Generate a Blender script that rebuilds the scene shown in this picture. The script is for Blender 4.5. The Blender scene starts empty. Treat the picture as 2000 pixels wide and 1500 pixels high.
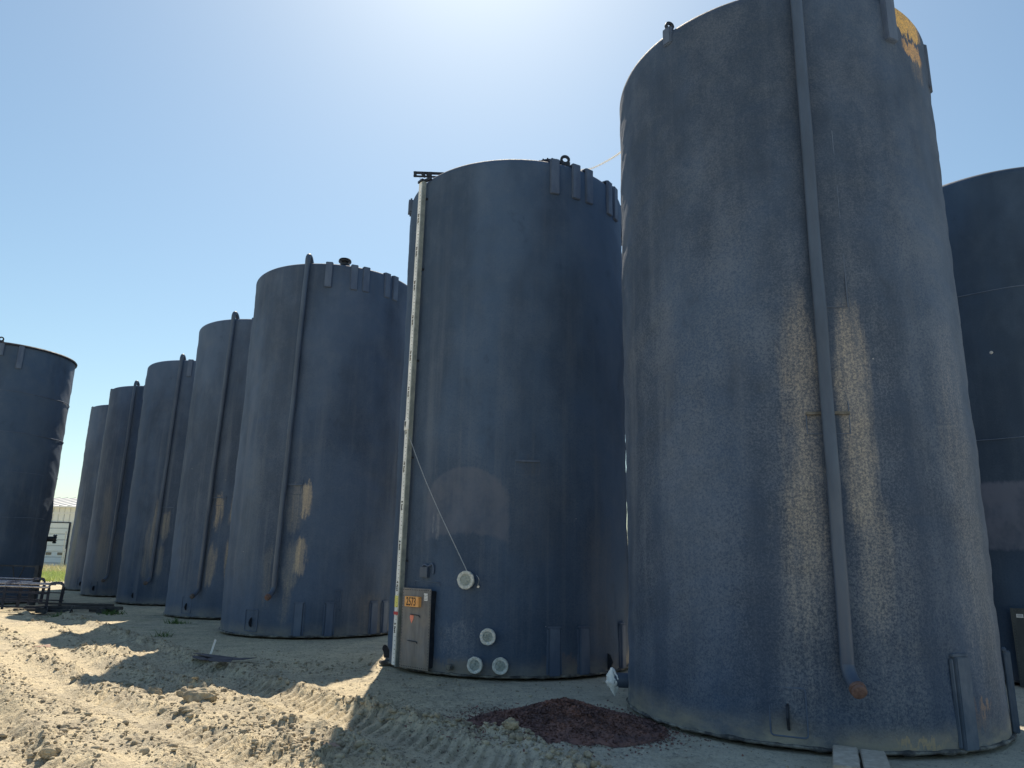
import bpy, bmesh, math, random
import numpy as np
from mathutils import Vector, Matrix
S = bpy.context.scene
C = S.collection
R_ = math.radians
random.seed(7)
rng = np.random.default_rng(7)

# ---------------------------------------------------------------- camera
FPX, PITCH, ROLL, CAMH = 1431.9, R_(13.449), R_(1.093), 1.65
cam = bpy.data.cameras.new('camera')
cam.sensor_width = 36.0
cam.lens = FPX / 2000 * 36
cam.clip_start = 0.05
cam.clip_end = 9000
camo = bpy.data.objects.new('camera', cam)
C.objects.link(camo)
f_ = Vector((0, math.cos(PITCH), math.sin(PITCH)))
u_ = Vector((0, -math.sin(PITCH), math.cos(PITCH)))
x_ = Vector((1, 0, 0))
r2 = math.cos(ROLL) * x_ + math.sin(ROLL) * u_
u2 = -math.sin(ROLL) * x_ + math.cos(ROLL) * u_
mw = Matrix((r2, u2, -f_)).transposed().to_4x4()
mw.translation = (0, 0, CAMH)
camo.matrix_world = mw
S.camera = camo

# ---------------------------------------------------------------- sky, sun, exposure
SUN_EL, SUN_AZ = R_(52.7), R_(-4.0)          # azimuth from +Y towards +X
w = bpy.data.worlds.new('World')
S.world = w
w.use_nodes = True
wn = w.node_tree
sky = wn.nodes.new('ShaderNodeTexSky')
sky.sky_type = 'NISHITA'
sky.sun_disc = False
sky.sun_elevation = SUN_EL
sky.sun_rotation = SUN_AZ
sky.air_density = 1.15
sky.dust_density = 0.6
sky.ozone_density = 3.0
tint = wn.nodes.new('ShaderNodeMix'); tint.data_type = 'RGBA'; tint.blend_type = 'MULTIPLY'
tint.inputs[0].default_value = 1.0; tint.inputs[7].default_value = (0.98, 1.03, 0.93, 1)
wn.links.new(sky.outputs[0], tint.inputs[6])
wn.links.new(tint.outputs[2], wn.nodes['Background'].inputs[0])
wn.nodes['Background'].inputs[1].default_value = 0.09
sl = bpy.data.lights.new('sun', 'SUN')
sl.energy = 5.0
sl.angle = R_(0.5)
sl.color = (1.0, 0.88, 0.70)
so = bpy.data.objects.new('sun', sl)
C.objects.link(so)
sd = Vector((math.sin(SUN_AZ) * math.cos(SUN_EL), math.cos(SUN_AZ) * math.cos(SUN_EL), math.sin(SUN_EL)))
so.rotation_euler = sd.to_track_quat('Z', 'Y').to_euler()
so.location = (0, 20, 40)
S.view_settings.view_transform = 'Standard'
S.view_settings.look = 'None'
S.view_settings.exposure = 0.6
S.view_settings.gamma = 1
S.view_settings.use_curve_mapping = False

# ---------------------------------------------------------------- helpers
def tag(o, label=None, cat=None, group=None, kind=None):
    if label: o['label'] = label
    if cat: o['category'] = cat
    if group: o['group'] = group
    if kind: o['kind'] = kind
    return o

def empty(name, loc, label, cat, group=None, rz=0):
    o = bpy.data.objects.new(name, None)
    C.objects.link(o)
    o.location = loc
    o.rotation_euler = (0, 0, rz)
    o.empty_display_size = 0.3
    return tag(o, label, cat, group)

def link(name, me, mat, parent=None, smooth=False):
    o = bpy.data.objects.new(name, me)
    C.objects.link(o)
    if mat: me.materials.append(mat)
    if parent: o.parent = parent
    if smooth: me.polygons.foreach_set('use_smooth', [True] * len(me.polygons))
    return o

def np_mesh(name, co, quads=None, tris=None):
    me = bpy.data.meshes.new(name)
    me.vertices.add(len(co))
    me.vertices.foreach_set('co', np.asarray(co, dtype=np.float32).ravel())
    idx = []
    starts = []
    n = 0
    if quads is not None and len(quads):
        idx.append(quads.ravel()); starts.append(np.arange(len(quads)) * 4); n = len(quads) * 4
    if tris is not None and len(tris):
        idx.append(tris.ravel()); starts.append(n + np.arange(len(tris)) * 3)
    idx = np.concatenate(idx).astype(np.int32)
    starts = np.concatenate(starts).astype(np.int32)
    me.loops.add(len(idx))
    me.loops.foreach_set('vertex_index', idx)
    me.polygons.add(len(starts))
    me.polygons.foreach_set('loop_start', starts)
    me.update(calc_edges=True)
    me.validate()
    return me

class MB:
    def __init__(s): s.v = []; s.f = []
    def add(s, vs, fs):
        b = len(s.v)
        s.v += [tuple(v) for v in vs]
        s.f += [tuple(i + b for i in f) for f in fs]
        return s
    def box(s, c, size, m=None):
        m = m or Matrix.Identity(3)
        hx, hy, hz = size[0] / 2, size[1] / 2, size[2] / 2
        c = Vector(c)
        vs = [c + m @ Vector((x, y, z)) for x in (-hx, hx) for y in (-hy, hy) for z in (-hz, hz)]
        return s.add(vs, [(0, 1, 3, 2), (4, 6, 7, 5), (0, 4, 5, 1), (2, 3, 7, 6), (0, 2, 6, 4), (1, 5, 7, 3)])
    def bar(s, a, b, wx, wy, up=(0, 0, 1)):
        a, b = Vector(a), Vector(b)
        d = (b - a); L = d.length; d = d / L
        up = Vector(up)
        if abs(d.dot(up)) > 0.98: up = Vector((1, 0, 0))
        x = d.cross(up).normalized(); y = x.cross(d)
        m = Matrix((x, y, d)).transposed()
        return s.box((a + b) / 2, (wx, wy, L), m)
    def tube(s, pts, r, n=10, cap=True):
        pts = [Vector(p) for p in pts]
        rs = r if isinstance(r, (list, tuple)) else [r] * len(pts)
        t0 = (pts[1] - pts[0]).normalized()
        ref = Vector((0, 0, 1)) if abs(t0.z) < .9 else Vector((1, 0, 0))
        x = t0.cross(ref).normalized()
        vs = []
        for i, p in enumerate(pts):
            a = pts[max(i - 1, 0)]; b = pts[min(i + 1, len(pts) - 1)]
            t = (b - a).normalized()
            x = (x - t * x.dot(t)).normalized()
            y = t.cross(x)
            for k in range(n):
                q = 2 * math.pi * k / n
                vs.append(p + (x * math.cos(q) + y * math.sin(q)) * rs[i])
        fs = []
        for i in range(len(pts) - 1):
            for k in range(n):
                k2 = (k + 1) % n
                fs.append((i * n + k, i * n + k2, (i + 1) * n + k2, (i + 1) * n + k))
        if cap:
            fs.append(tuple(reversed(range(n))))
            fs.append(tuple((len(pts) - 1) * n + k for k in range(n)))
        return s.add(vs, fs)
    def lathe(s, prof, c=(0, 0, 0), m=None, n=24):
        m = m or Matrix.Identity(3)
        c = Vector(c)
        vs = [c + m @ Vector((r * math.cos(2 * math.pi * k / n), r * math.sin(2 * math.pi * k / n), z)) for r, z in prof for k in range(n)]
        fs = []
        for i in range(len(prof) - 1):
            for k in range(n):
                k2 = (k + 1) % n
                fs.append((i * n + k, i * n + k2, (i + 1) * n + k2, (i + 1) * n + k))
        fs.append(tuple(reversed(range(n))))
        fs.append(tuple((len(prof) - 1) * n + k for k in range(n)))
        return s.add(vs, fs)
    def prism(s, poly, c, m, t):
        # poly in local x,z ; extruded along local y by t
        c = Vector(c); n = len(poly)
        vs = [c + m @ Vector((x, y, z)) for y in (-t / 2, t / 2) for x, z in poly]
        fs = [tuple(range(n)), tuple(reversed(range(n, 2 * n)))]
        for k in range(n):
            k2 = (k + 1) % n
            fs.append((k, k + n, k2 + n, k2))
        return s.add(vs, fs)
    def build(s, name, mat, parent=None, smooth=False, bevel=0, uv=None):
        me = bpy.data.meshes.new(name)
        me.from_pydata(s.v, [], s.f)
        if bevel:
            bm = bmesh.new(); bm.from_mesh(me)
            bmesh.ops.bevel(bm, geom=[e for e in bm.edges], offset=bevel, segments=2, affect='EDGES', clamp_overlap=True)
            bm.to_mesh(me); bm.free()
        bm = bmesh.new(); bm.from_mesh(me)
        bmesh.ops.recalc_face_normals(bm, faces=bm.faces)
        bm.to_mesh(me); bm.free()
        o = link(name, me, mat, parent)
        if smooth:
            me.polygons.foreach_set('use_smooth', [True] * len(me.polygons))
            try: me.set_sharp_from_angle(angle=R_(40))
            except Exception: pass
        return o

def bez(p, n=8):
    # round a polyline through Catmull-Rom
    p = [Vector(q) for q in p]
    q = [p[0]] + p + [p[-1]]
    out = []
    for i in range(1, len(q) - 2):
        for k in range(n):
            t = k / n
            a, b, c, d = q[i - 1], q[i], q[i + 1], q[i + 2]
            out.append(0.5 * ((2 * b) + (c - a) * t + (2 * a - 5 * b + 4 * c - d) * t * t + (3 * b - a - 3 * c + d) * t ** 3))
    out.append(p[-1])
    return out

def text_mesh(name, txt, size, mat, parent, c, m, ext=0.002, bold=0.0, align='CENTER', sx=1.0):
    cu = bpy.data.curves.new(name, 'FONT')
    cu.body = txt; cu.size = size; cu.extrude = ext; cu.offset = bold
    cu.space_character = 1.08; cu.align_x = align; cu.align_y = 'CENTER'; cu.resolution_u = 3
    t = bpy.data.objects.new(name + '_tmp', cu)
    C.objects.link(t)
    dg = bpy.context.evaluated_depsgraph_get(); dg.update()
    me = bpy.data.meshes.new_from_object(t.evaluated_get(dg))
    bpy.data.objects.remove(t)
    # text x -> m x , text y -> m z, text normal -> -m y (outward handled by caller)
    rot = Matrix((m @ Vector((1, 0, 0)), m @ Vector((0, 0, 1)), m @ Vector((0, 1, 0)))).transposed()
    me.transform(Matrix.Translation(c) @ rot.to_4x4() @ Matrix.Diagonal((sx, 1, 1, 1)))
    me.name = name
    me.materials.clear()
    return link(name, me, mat, parent)

# numpy gradient-ish value noise --------------------------------
PERM = rng.random((512, 512)).astype(np.float32)
def vnoise(x, y, seed=0):
    x = x + seed * 37.31; y = y + seed * 91.73
    xi = np.floor(x).astype(int); yi = np.floor(y).astype(int)
    fx = x - xi; fy = y - yi
    fx = fx * fx * fx * (fx * (fx * 6 - 15) + 10); fy = fy * fy * fy * (fy * (fy * 6 - 15) + 10)
    a = PERM[xi & 511, yi & 511]; b = PERM[(xi + 1) & 511, yi & 511]
    c = PERM[xi & 511, (yi + 1) & 511]; d = PERM[(xi + 1) & 511, (yi + 1) & 511]
    return (a * (1 - fx) * (1 - fy) + b * fx * (1 - fy) + c * (1 - fx) * fy + d * fx * fy) * 2 - 1
def fbm(x, y, sc, o=3, seed=0):
    t = 0; a = 1; n = 0
    c, s = math.cos(0.6), math.sin(0.6)
    x = x / sc; y = y / sc
    for i in range(o):
        t = t + a * vnoise(x, y, seed + i); n += a
        a *= .5; x, y = (x * c - y * s) * 2.03, (x * s + y * c) * 2.03
    return t / n

# ---------------------------------------------------------------- materials
class NT:
    def __init__(s, name):
        s.m = bpy.data.materials.new(name); s.m.use_nodes = True
        s.t = s.m.node_tree; s.b = s.t.nodes['Principled BSDF']
    def n(s, typ, **k):
        o = s.t.nodes.new(typ)
        for a, v in k.items(): setattr(o, a, v)
        return o
    def put(s, sock, v):
        if hasattr(v, 'is_linked') or isinstance(v, bpy.types.NodeSocket): s.t.links.new(v, sock)
        else:
            if isinstance(v, tuple) and len(v) == 3 and sock.type == 'RGBA': v = (*v, 1)
            sock.default_value = v
    def math(s, op, a, b=0.0, c=None, clamp=False):
        o = s.n('ShaderNodeMath', operation=op, use_clamp=clamp)
        s.put(o.inputs[0], a); s.put(o.inputs[1], b)
        if c is not None: s.put(o.inputs[2], c)
        return o.outputs[0]
    def noise(s, vec, sc, det=3, rough=.55, dist=0):
        o = s.n('ShaderNodeTexNoise'); s.put(o.inputs['Vector'], vec)
        o.inputs['Scale'].default_value = sc; o.inputs['Detail'].default_value = det
        o.inputs['Roughness'].default_value = rough; o.inputs['Distortion'].default_value = dist
        return o.outputs[0]
    def vor(s, vec, sc, feature='F1', out='Distance', rnd=1):
        o = s.n('ShaderNodeTexVoronoi', feature=feature); s.put(o.inputs['Vector'], vec)
        o.inputs['Scale'].default_value = sc; o.inputs['Randomness'].default_value = rnd
        return o.outputs[out]
    def ramp(s, v, a, b, lo=0.0, hi=1.0):
        o = s.n('ShaderNodeMapRange', interpolation_type='SMOOTHSTEP')
        s.put(o.inputs[0], v)
        for i, q in enumerate((a, b, lo, hi)): s.put(o.inputs[i + 1], q)
        return o.outputs[0]
    def mix(s, f, a, b, mode='MIX'):
        o = s.n('ShaderNodeMix', data_type='RGBA', blend_type=mode)
        s.put(o.inputs[0], f); s.put(o.inputs[6], a); s.put(o.inputs[7], b)
        return o.outputs[2]
    def scalev(s, vec, sc, loc=(0, 0, 0)):
        o = s.n('ShaderNodeMapping'); s.put(o.inputs[0], vec)
        o.inputs['Scale'].default_value = sc; o.inputs['Location'].default_value = loc
        return o.outputs[0]
    def obj(s): return s.n('ShaderNodeTexCoord').outputs['Object']
    def uv(s): return s.n('ShaderNodeTexCoord').outputs['UV']
    def bump(s, h, strength, dist):
        o = s.n('ShaderNodeBump'); o.inputs['Strength'].default_value = strength
        o.inputs['Distance'].default_value = dist; s.put(o.inputs['Height'], h)
        s.t.links.new(o.outputs[0], s.b.inputs['Normal'])
    def fin(s, col, rough=.7, metal=0.0, spec=.4):
        s.put(s.b.inputs['Base Color'], col); s.put(s.b.inputs['Roughness'], rough)
        s.put(s.b.inputs['Metallic'], metal); s.put(s.b.inputs['Specular IOR Level'], spec)
        return s.m

def simple(name, c1, c2, sc=6, rough=.6, metal=0.0, spec=.4, bump=.2, bd=.01, streak=1.0):
    t = NT(name); v = t.scalev(t.obj(), (1, 1, 1 / streak))
    a = t.noise(v, sc, 5, .65)
    col = t.mix(t.ramp(a, .35, .68), (*c1,), (*c2,))
    t.bump(t.noise(t.obj(), sc * 4, 4, .7), bump, bd)
    r = t.ramp(a, .3, .7, min(1, rough + .1), rough - .1)
    return t.fin(col, r, metal, spec)

TAN = (0.47, 0.42, 0.35)
def tank_mat(name, seed, stains, base=(0.048, 0.081, 0.146), dust=(0.13, 0.155, 0.20), basedust=.6, coarse=1.0, bumpk=1.0, patch=(), smudge=.5, grainy=.2):
    t = NT(name)
    uv = t.uv()
    off = (seed * 3.7, seed * 1.9, seed)
    big = t.noise(t.scalev(uv, (.55, .22, 1), off), 1, 4, .6)
    streak = t.noise(t.scalev(uv, (5.0, .16, 1), off), 1, 5, .6)
    streak2 = t.noise(t.scalev(uv, (22, .5, 1), off), 1, 4, .65)
    fine = t.noise(t.scalev(uv, (1, 1, 1), off), 42 / coarse, 3, .7)
    fine2 = t.noise(t.scalev(uv, (1, .55, 1), off), 120 / coarse, 2, .6)
    sp = t.n('ShaderNodeSeparateXYZ'); t.put(sp.inputs[0], uv)
    U, Z = sp.outputs[0], sp.outputs[1]
    mott = t.noise(t.scalev(uv, (1.7, 1.1, 1), off), 1, 5, .7)
    col = t.mix(t.ramp(big, .38, .62), base, tuple(b * .62 for b in base))
    col = t.mix(t.math('MULTIPLY', t.ramp(mott, .45, .68), .20), col, tuple(b * .55 + d_ * .55 for b, d_ in zip(base, dust)))
    col = t.mix(t.math('MULTIPLY', t.ramp(mott, .42, .28), .5), col, tuple(b * .5 for b in base))
    f = t.math('MULTIPLY', t.ramp(streak, .46, .75), t.ramp(big, .3, .6))
    low = t.ramp(Z, 6.5, 3.0, .35, 1.0)
    f = t.math('MULTIPLY', t.math('MULTIPLY', f, smudge), low)
    col = t.mix(f, col, dust)
    col = t.mix(t.math('MULTIPLY', t.math('MULTIPLY', t.ramp(streak2, .5, .8), .30 * smudge), low), col, dust)
    # speckled orange-peel: pale peaks
    grain = t.ramp(t.math('ADD', t.math('MULTIPLY', fine, .6), t.math('MULTIPLY', fine2, .4)), .42, .62)
    gz = t.math('MULTIPLY', t.ramp(Z, 7.0, 3.0, .5, 1.0), t.ramp(mott, .3, .6, .5, 1.2))
    col = t.mix(t.math('MULTIPLY', t.math('MULTIPLY', grain, gz), grainy), col, dust)
    col = t.mix(t.math('MULTIPLY', t.math('MULTIPLY', t.ramp(fine, .44, .36), gz), grainy), col, tuple(b * .45 for b in base))
    # wobble for stain outlines
    wob = t.math('MULTIPLY', t.math('SUBTRACT', t.noise(t.scalev(uv, (7, 1.3, 1), off), 1, 4, .65), .5), .34)
    wob2 = t.math('MULTIPLY', t.math('SUBTRACT', t.noise(t.scalev(uv, (16, 5, 1), off), 1, 3, .6), .5), .5)
    U2 = t.math('ADD', U, wob); Z2 = t.math('ADD', Z, t.math('ADD', wob, wob2))
    for (u0, z0, ru, rz, c, k, soft, gr) in stains:
        a = t.math('DIVIDE', t.math('SUBTRACT', U2, u0), ru)
        b = t.math('DIVIDE', t.math('SUBTRACT', Z2, z0), rz)
        d = t.math('SQRT', t.math('ADD', t.math('MULTIPLY', a, a), t.math('MULTIPLY', t.math('MULTIPLY', b, b), t.math('MULTIPLY', b, b))))
        m = t.ramp(d, 1.1, 1.1 - soft, 0.0, k)
        g = t.math('ADD', t.math('MULTIPLY', grain, gr), 1 - gr)
        st = t.math('ADD', t.math('MULTIPLY', t.ramp(streak2 if gr > .18 or gr == 0 else fine, .35, .65), .5), .5)
        col = t.mix(t.math('MULTIPLY', t.math('MULTIPLY', m, g), st, clamp=True), col, c)
    for (u0, z0, hu, hz, c, k, dome) in patch:     # recoated patches with a fairly crisp brushed outline
        a = t.math('ABSOLUTE', t.math('DIVIDE', t.math('SUBTRACT', t.math('ADD', U, t.math('MULTIPLY', wob2, .25)), u0), hu))
        zz = t.math('ADD', Z, t.math('MULTIPLY', t.math('MULTIPLY', a, a), dome))
        b = t.math('DIVIDE', t.math('SUBTRACT', t.math('ADD', zz, t.math('MULTIPLY', wob2, .18)), z0), hz)
        lowb = t.math('MULTIPLY', t.math('MINIMUM', b, 0.0), -1.0)
        e = t.math('SQRT', t.math('ADD', t.math('MULTIPLY', a, a), t.math('POWER', t.math('MAXIMUM', b, 0.0), 3.0 if dome else 6.0)))
        if not dome: e = t.math('MAXIMUM', a, t.math('ABSOLUTE', b))
        m = t.ramp(t.math('MAXIMUM', e, lowb), 1.05, .90, 0.0, k)
        col = t.mix(t.math('MULTIPLY', m, t.ramp(mott, .3, .6, .35, 1.1)), col, c)
    # mud splashed onto the foot
    zb = t.math('ADD', Z, t.math('MULTIPLY', t.math('SUBTRACT', t.noise(t.scalev(uv, (.9, .9, 1), off), 1, 4, .6), .5), .35))
    m = t.math('MULTIPLY', t.ramp(zb, .36, .04), basedust)
    m = t.math('MULTIPLY', m, t.ramp(t.noise(t.scalev(uv, (1.6, 3, 1), off), 1, 4, .7), .3, .65, .25, 1.0))
    col = t.mix(m, col, (.34, .31, .25))
    # small pale chips
    vs = t.vor(t.scalev(uv, (1, 1, 1), off), 2.6)
    chip = t.ramp(vs, .022, .014)
    keep = t.ramp(t.noise(t.scalev(uv, (1, 1, 1), off), 1.3, 2), .52, .60)
    col = t.mix(t.math('MULTIPLY', t.math('MULTIPLY', chip, keep), .8), col, (.62, .62, .62))
    h = t.math('ADD', t.math('MULTIPLY', fine, .7), t.math('MULTIPLY', fine2, .3))
    t.bump(h, .55 * bumpk, .006 * coarse)
    return t.fin(col, t.ramp(grain, 0, 1, .68, .85), 0.0, .25)

def ground_mat():
    t = NT('dry_mud'); v = t.obj()
    big = t.noise(v, .35, 5, .6); mid = t.noise(v, 2.2, 5, .65); fine = t.noise(t.scalev(v, (1, .8, 1)), 11, 6, .75); grit = t.noise(v, 38, 5, .8)
    col = t.mix(t.ramp(big, .38, .62), (0.598, 0.514, 0.364), (0.508, 0.449, 0.343))
    col = t.mix(t.ramp(mid, .42, .66), col, (0.678, 0.582, 0.410))
    col = t.mix(t.math('MULTIPLY', t.ramp(mid, .46, .3), .5), col, (0.312, 0.273, 0.215))
    col = t.mix(t.math('MULTIPLY', t.ramp(fine, .48, .36), .75), col, (0.204, 0.180, 0.144))
    col = t.mix(t.math('MULTIPLY', t.ramp(t.noise(v, 24, 3, .6), .40, .33), .8), col, (.085, .075, .062))
    col = t.mix(t.math('MULTIPLY', t.ramp(grit, .52, .64), .6), col, (.66, .59, .45))
    col = t.mix(t.math('MULTIPLY', t.ramp(grit, .45, .36), .65), col, (.11, .098, .08))
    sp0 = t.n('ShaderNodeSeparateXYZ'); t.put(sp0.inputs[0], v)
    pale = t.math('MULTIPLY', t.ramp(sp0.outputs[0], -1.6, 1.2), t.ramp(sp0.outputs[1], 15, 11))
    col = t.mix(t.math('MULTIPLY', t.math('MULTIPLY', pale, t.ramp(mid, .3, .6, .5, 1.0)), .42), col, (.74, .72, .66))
    # sparse thin moss / weeds between the rows further back
    sp = t.n('ShaderNodeSeparateXYZ'); t.put(sp.inputs[0], v)
    far = t.ramp(sp.outputs[1], 13, 18)
    gm = t.math('MULTIPLY', t.ramp(t.noise(v, 1.7, 5, .7), .52, .68), far)
    col = t.mix(t.math('MULTIPLY', gm, .55), col, (.24, .28, .17))
    # little pale stones
    st = t.math('MULTIPLY', t.ramp(t.vor(v, 5.0), .10, .06), t.ramp(t.noise(v, 1.1, 2), .50, .62))
    col = t.mix(t.math('MULTIPLY', st, .6), col, (.72, .71, .68))
    h = t.math('ADD', t.math('MULTIPLY', fine, .55), t.math('ADD', t.math('MULTIPLY', grit, .28), t.math('MULTIPLY', t.noise(v, 34, 4, .7), .4)))
    t.bump(h, 1.0, .06)
    return t.fin(col, .95, 0.0, .15)

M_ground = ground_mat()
M_clod = simple('dried_clod', (.29, .25, .19), (.54, .465, .34), 9, .95, spec=.12, bump=.8, bd=.02)
M_strap = simple('foam_strap', (.074, .108, .180), (.105, .145, .22), 5, .7, bump=.25, bd=.004, streak=3)
M_pipe = simple('painted_pipe', (.048, .072, .118), (.066, .094, .148), 4, .5, spec=.5, bump=.15, bd=.003, streak=4)
M_dark = simple('black_steel', (.022, .027, .038), (.040, .046, .060), 8, .5, metal=.3, bump=.2, bd=.003)
M_rust = simple('rusty_cap', (.125, .075, .065), (.21, .13, .11), 18, .85, bump=.5, bd=.004)
M_rail = simple('worn_steel', (.014, .019, .036), (.026, .033, .056), 7, .6, metal=.0, spec=.2, bump=.1, bd=.002)
M_flake = simple('rust_flakes', (.135, .085, .085), (.27, .145, .120), 5, .85, spec=.25, bump=.6, bd=.01)
M_wood = simple('grey_wood', (.44, .37, .30), (.60, .53, .45), 12, .85, bump=.5, bd=.006)
M_wrap = simple('white_plastic_wrap', (.52, .56, .54), (.85, .86, .84), 26, .32, spec=.6, bump=1.0, bd=.012)
M_wrapin = simple('clear_wrap_centre', (.28, .33, .32), (.50, .55, .53), 34, .3, spec=.6, bump=1.0, bd=.012)
M_bag = simple('white_bag', (.78, .80, .80), (.92, .93, .93), 12, .5, bump=.5, bd=.01)
M_gauge = simple('white_gauge_paint', (.66, .69, .70), (.82, .83, .83), 5, .5, bump=.1, bd=.002)
M_gaugeside = simple('galvanised_edge', (.22, .25, .25), (.34, .37, .35), 6, .5, metal=.3, bump=.1, bd=.002)
M_ink = simple('black_ink', (.02, .02, .02), (.04, .04, .04), 20, .7)
M_yellow = simple('yellow_band', (.72, .66, .16), (.80, .74, .26), 20, .6)
M_red = simple('red_band', (.50, .05, .06), (.58, .08, .08), 20, .6)
M_orange = simple('orange_plate', (.78, .36, .11), (.86, .46, .18), 18, .6)
M_heart = simple('coral_sticker', (.85, .22, .14), (.90, .35, .26), 50, .6)
M_white = simple('white_label', (.75, .76, .78), (.85, .85, .86), 30, .5)
M_tagy = simple('yellow_tag', (.78, .68, .28), (.82, .74, .36), 20, .5)
M_wire = simple('galvanised_wire', (.35, .37, .40), (.5, .52, .55), 30, .4, metal=.6)
M_rustdark = simple('dull_rusty_cap', (.085, .075, .075), (.14, .115, .11), 18, .85, bump=.5, bd=.004)
M_rope = simple('white_rope', (.88, .88, .86), (.93, .93, .92), 40, .7)
_t = M_rope.node_tree; _tr = _t.nodes.new('ShaderNodeBsdfTranslucent'); _tr.inputs[0].default_value = (.95, .95, .95, 1)
_mx = _t.nodes.new('ShaderNodeMixShader'); _mx.inputs[0].default_value = .55
_t.links.new(_t.nodes['Principled BSDF'].outputs[0], _mx.inputs[1]); _t.links.new(_tr.outputs[0], _mx.inputs[2])
_t.links.new(_mx.outputs[0], _t.nodes['Material Output'].inputs[0])
M_shard = simple('brown_shard', (.34, .22, .17), (.42, .29, .23), 9, .8)
M_strapA = simple('foam_strap_pale', (.085, .115, .165), (.135, .165, .215), 6, .7, spec=.25, bump=.5, bd=.004, streak=2)
M_raillit = simple('sunlit_rail_steel', (.26, .27, .33), (.42, .43, .50), 7, .25, metal=.75, spec=.7, bump=.05, bd=.001)  # lit copy of the rail steel: sun highlights on hoops and top rails painted in
M_sheet = simple('dark_sheet', (.055, .05, .062), (.085, .08, .095), 5, .6, bump=.3, bd=.006)

def door_mat():
    t = NT('weathered_door_panel'); v = t.obj()
    a = t.noise(t.scalev(v, (9, 9, 1.4)), 1, 5, .65); b = t.noise(v, 3, 4, .6)
    col = t.mix(t.ramp(a, .35, .7), (.12, .125, .14), (.22, .22, .235))
    col = t.mix(t.math('MULTIPLY', t.ramp(b, .45, .7), .5), col, (.27, .235, .205))
    sp = t.n('ShaderNodeSeparateXYZ'); t.put(sp.inputs[0], v)
    col = t.mix(t.math('MULTIPLY', t.ramp(sp.outputs[2], .35, .05), .5), col, (.24, .20, .16))
    t.bump(t.noise(v, 30, 4, .7), .25, .004)
    return t.fin(col, .55, 0.2, .45)
M_door = door_mat()
M_doorI = simple('dark_door_panel', (.05, .06, .068), (.085, .095, .10), 5, .55, bump=.3, bd=.004, streak=3)

# ---------------------------------------------------------------- tanks
RAD, H = 1.985, 8.13
def P(th, r, z):
    a = R_(th); return Vector((r * math.cos(a), r * math.sin(a), z))
def frame(th):      # x tangential (towards larger theta = to the right seen from outside facing it), y outward, z up
    a = R_(th)
    return Matrix((Vector((-math.sin(a), math.cos(a), 0)), Vector((math.cos(a), math.sin(a), 0)), Vector((0, 0, 1)))).transposed()
def U(th): return RAD * R_(th + 90)

def shell(name, mat, parent, seed, nt=256, nz=150, amp=.022, rr=.11, squash=1.0):
    th = np.linspace(-270, 90, nt + 1)
    # profile: straight wall + rounded shoulder
    z1 = np.linspace(0.05, H - rr, nz)
    ph = np.linspace(0, 88, 9)[1:]
    zz = np.concatenate([z1, H - rr + rr * np.sin(np.radians(ph))])
    rp = np.concatenate([np.zeros(nz), -rr + rr * np.cos(np.radians(ph))])
    T, Z = np.meshgrid(th, zz, indexing='ij')
    RP = np.broadcast_to(rp, T.shape)
    A = np.radians(T)
    # periodic noise through circle coordinates mixed with z
    n1 = fbm(np.cos(A) * 1.6 + Z * .35 + seed * 3.1, np.sin(A) * 1.6 + Z * .55 + 11, 1.0, 3, seed)
    n2 = fbm(np.cos(A) * 2 + 5 * seed, np.sin(A) * 2 + Z * 2.3, .6, 3, seed + 5)
    n3 = fbm(np.cos(A) * 2 + Z * .9, np.sin(A) * 2 - Z * 1.1, .16, 2, seed + 9)
    fade = np.clip((H - Z) / .5, .15, 1)
    dr = (amp * n1 * 1.2 + amp * .55 * n2 + .0035 * n3 * (amp / .022)) * fade
    rad = RAD + RP + dr
    co = np.stack([rad * np.cos(A), rad * np.sin(A), Z + .25 * dr * (RP < 0)], -1).reshape(-1, 3)
    n = len(zz)
    i, j = np.meshgrid(np.arange(nt), np.arange(n - 1), indexing='ij')
    a = (i * n + j).ravel(); b = ((i + 1) * n + j).ravel()
    quads = np.stack([a, b, b + 1, a + 1], 1)
    me = np_mesh(name, co, quads)
    uvl = me.uv_layers.new(name='UVMap')
    uvv = np.stack([RAD * np.radians(T + 90), Z], -1).reshape(-1, 2)
    li = np.empty(len(me.loops), dtype=np.int32); me.loops.foreach_get('vertex_index', li)
    uvl.data.foreach_set('uv', uvv[li].astype(np.float32).ravel())
    return link(name, me, mat, parent, smooth=True)

def roof(parent, mat, rr=.11, cone=.22):
    m = MB(); n = 96
    prof = [(RAD - rr + .004, H - .004), (RAD - .5, H + .03), (1.0, H + .12), (.3, H + cone), (.02, H + cone + .02)]
    m.lathe(prof, n=n)
    return m.build('roof', mat, parent, smooth=True)

def base_rim(parent, mat, seed, z0=.026, rad=.024):
    m = MB(); n = 180; k = 8; vs = []; fs = []
    for i in range(n):
        th = i * 360 / n
        s = rad * (1 + .35 * math.sin(i * 1.7 + seed) * math.sin(i * .61) + .3 * random.uniform(-1, 1))
        zc = z0 + .025 + .004 * random.uniform(-1, 1)
        for j in range(k):
            q = 2 * math.pi * j / k
            vs.append(P(th, RAD + .005 + s * math.cos(q), max(.004, zc + s * .75 * math.sin(q))))
    for i in range(n):
        for j in range(k):
            i2, j2 = (i + 1) % n, (j + 1) % k
            fs.append((i * k + j, i2 * k + j, i2 * k + j2, i * k + j2))
    m.add(vs, fs)
    return m.build('base_rim', mat, parent, smooth=True)

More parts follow.
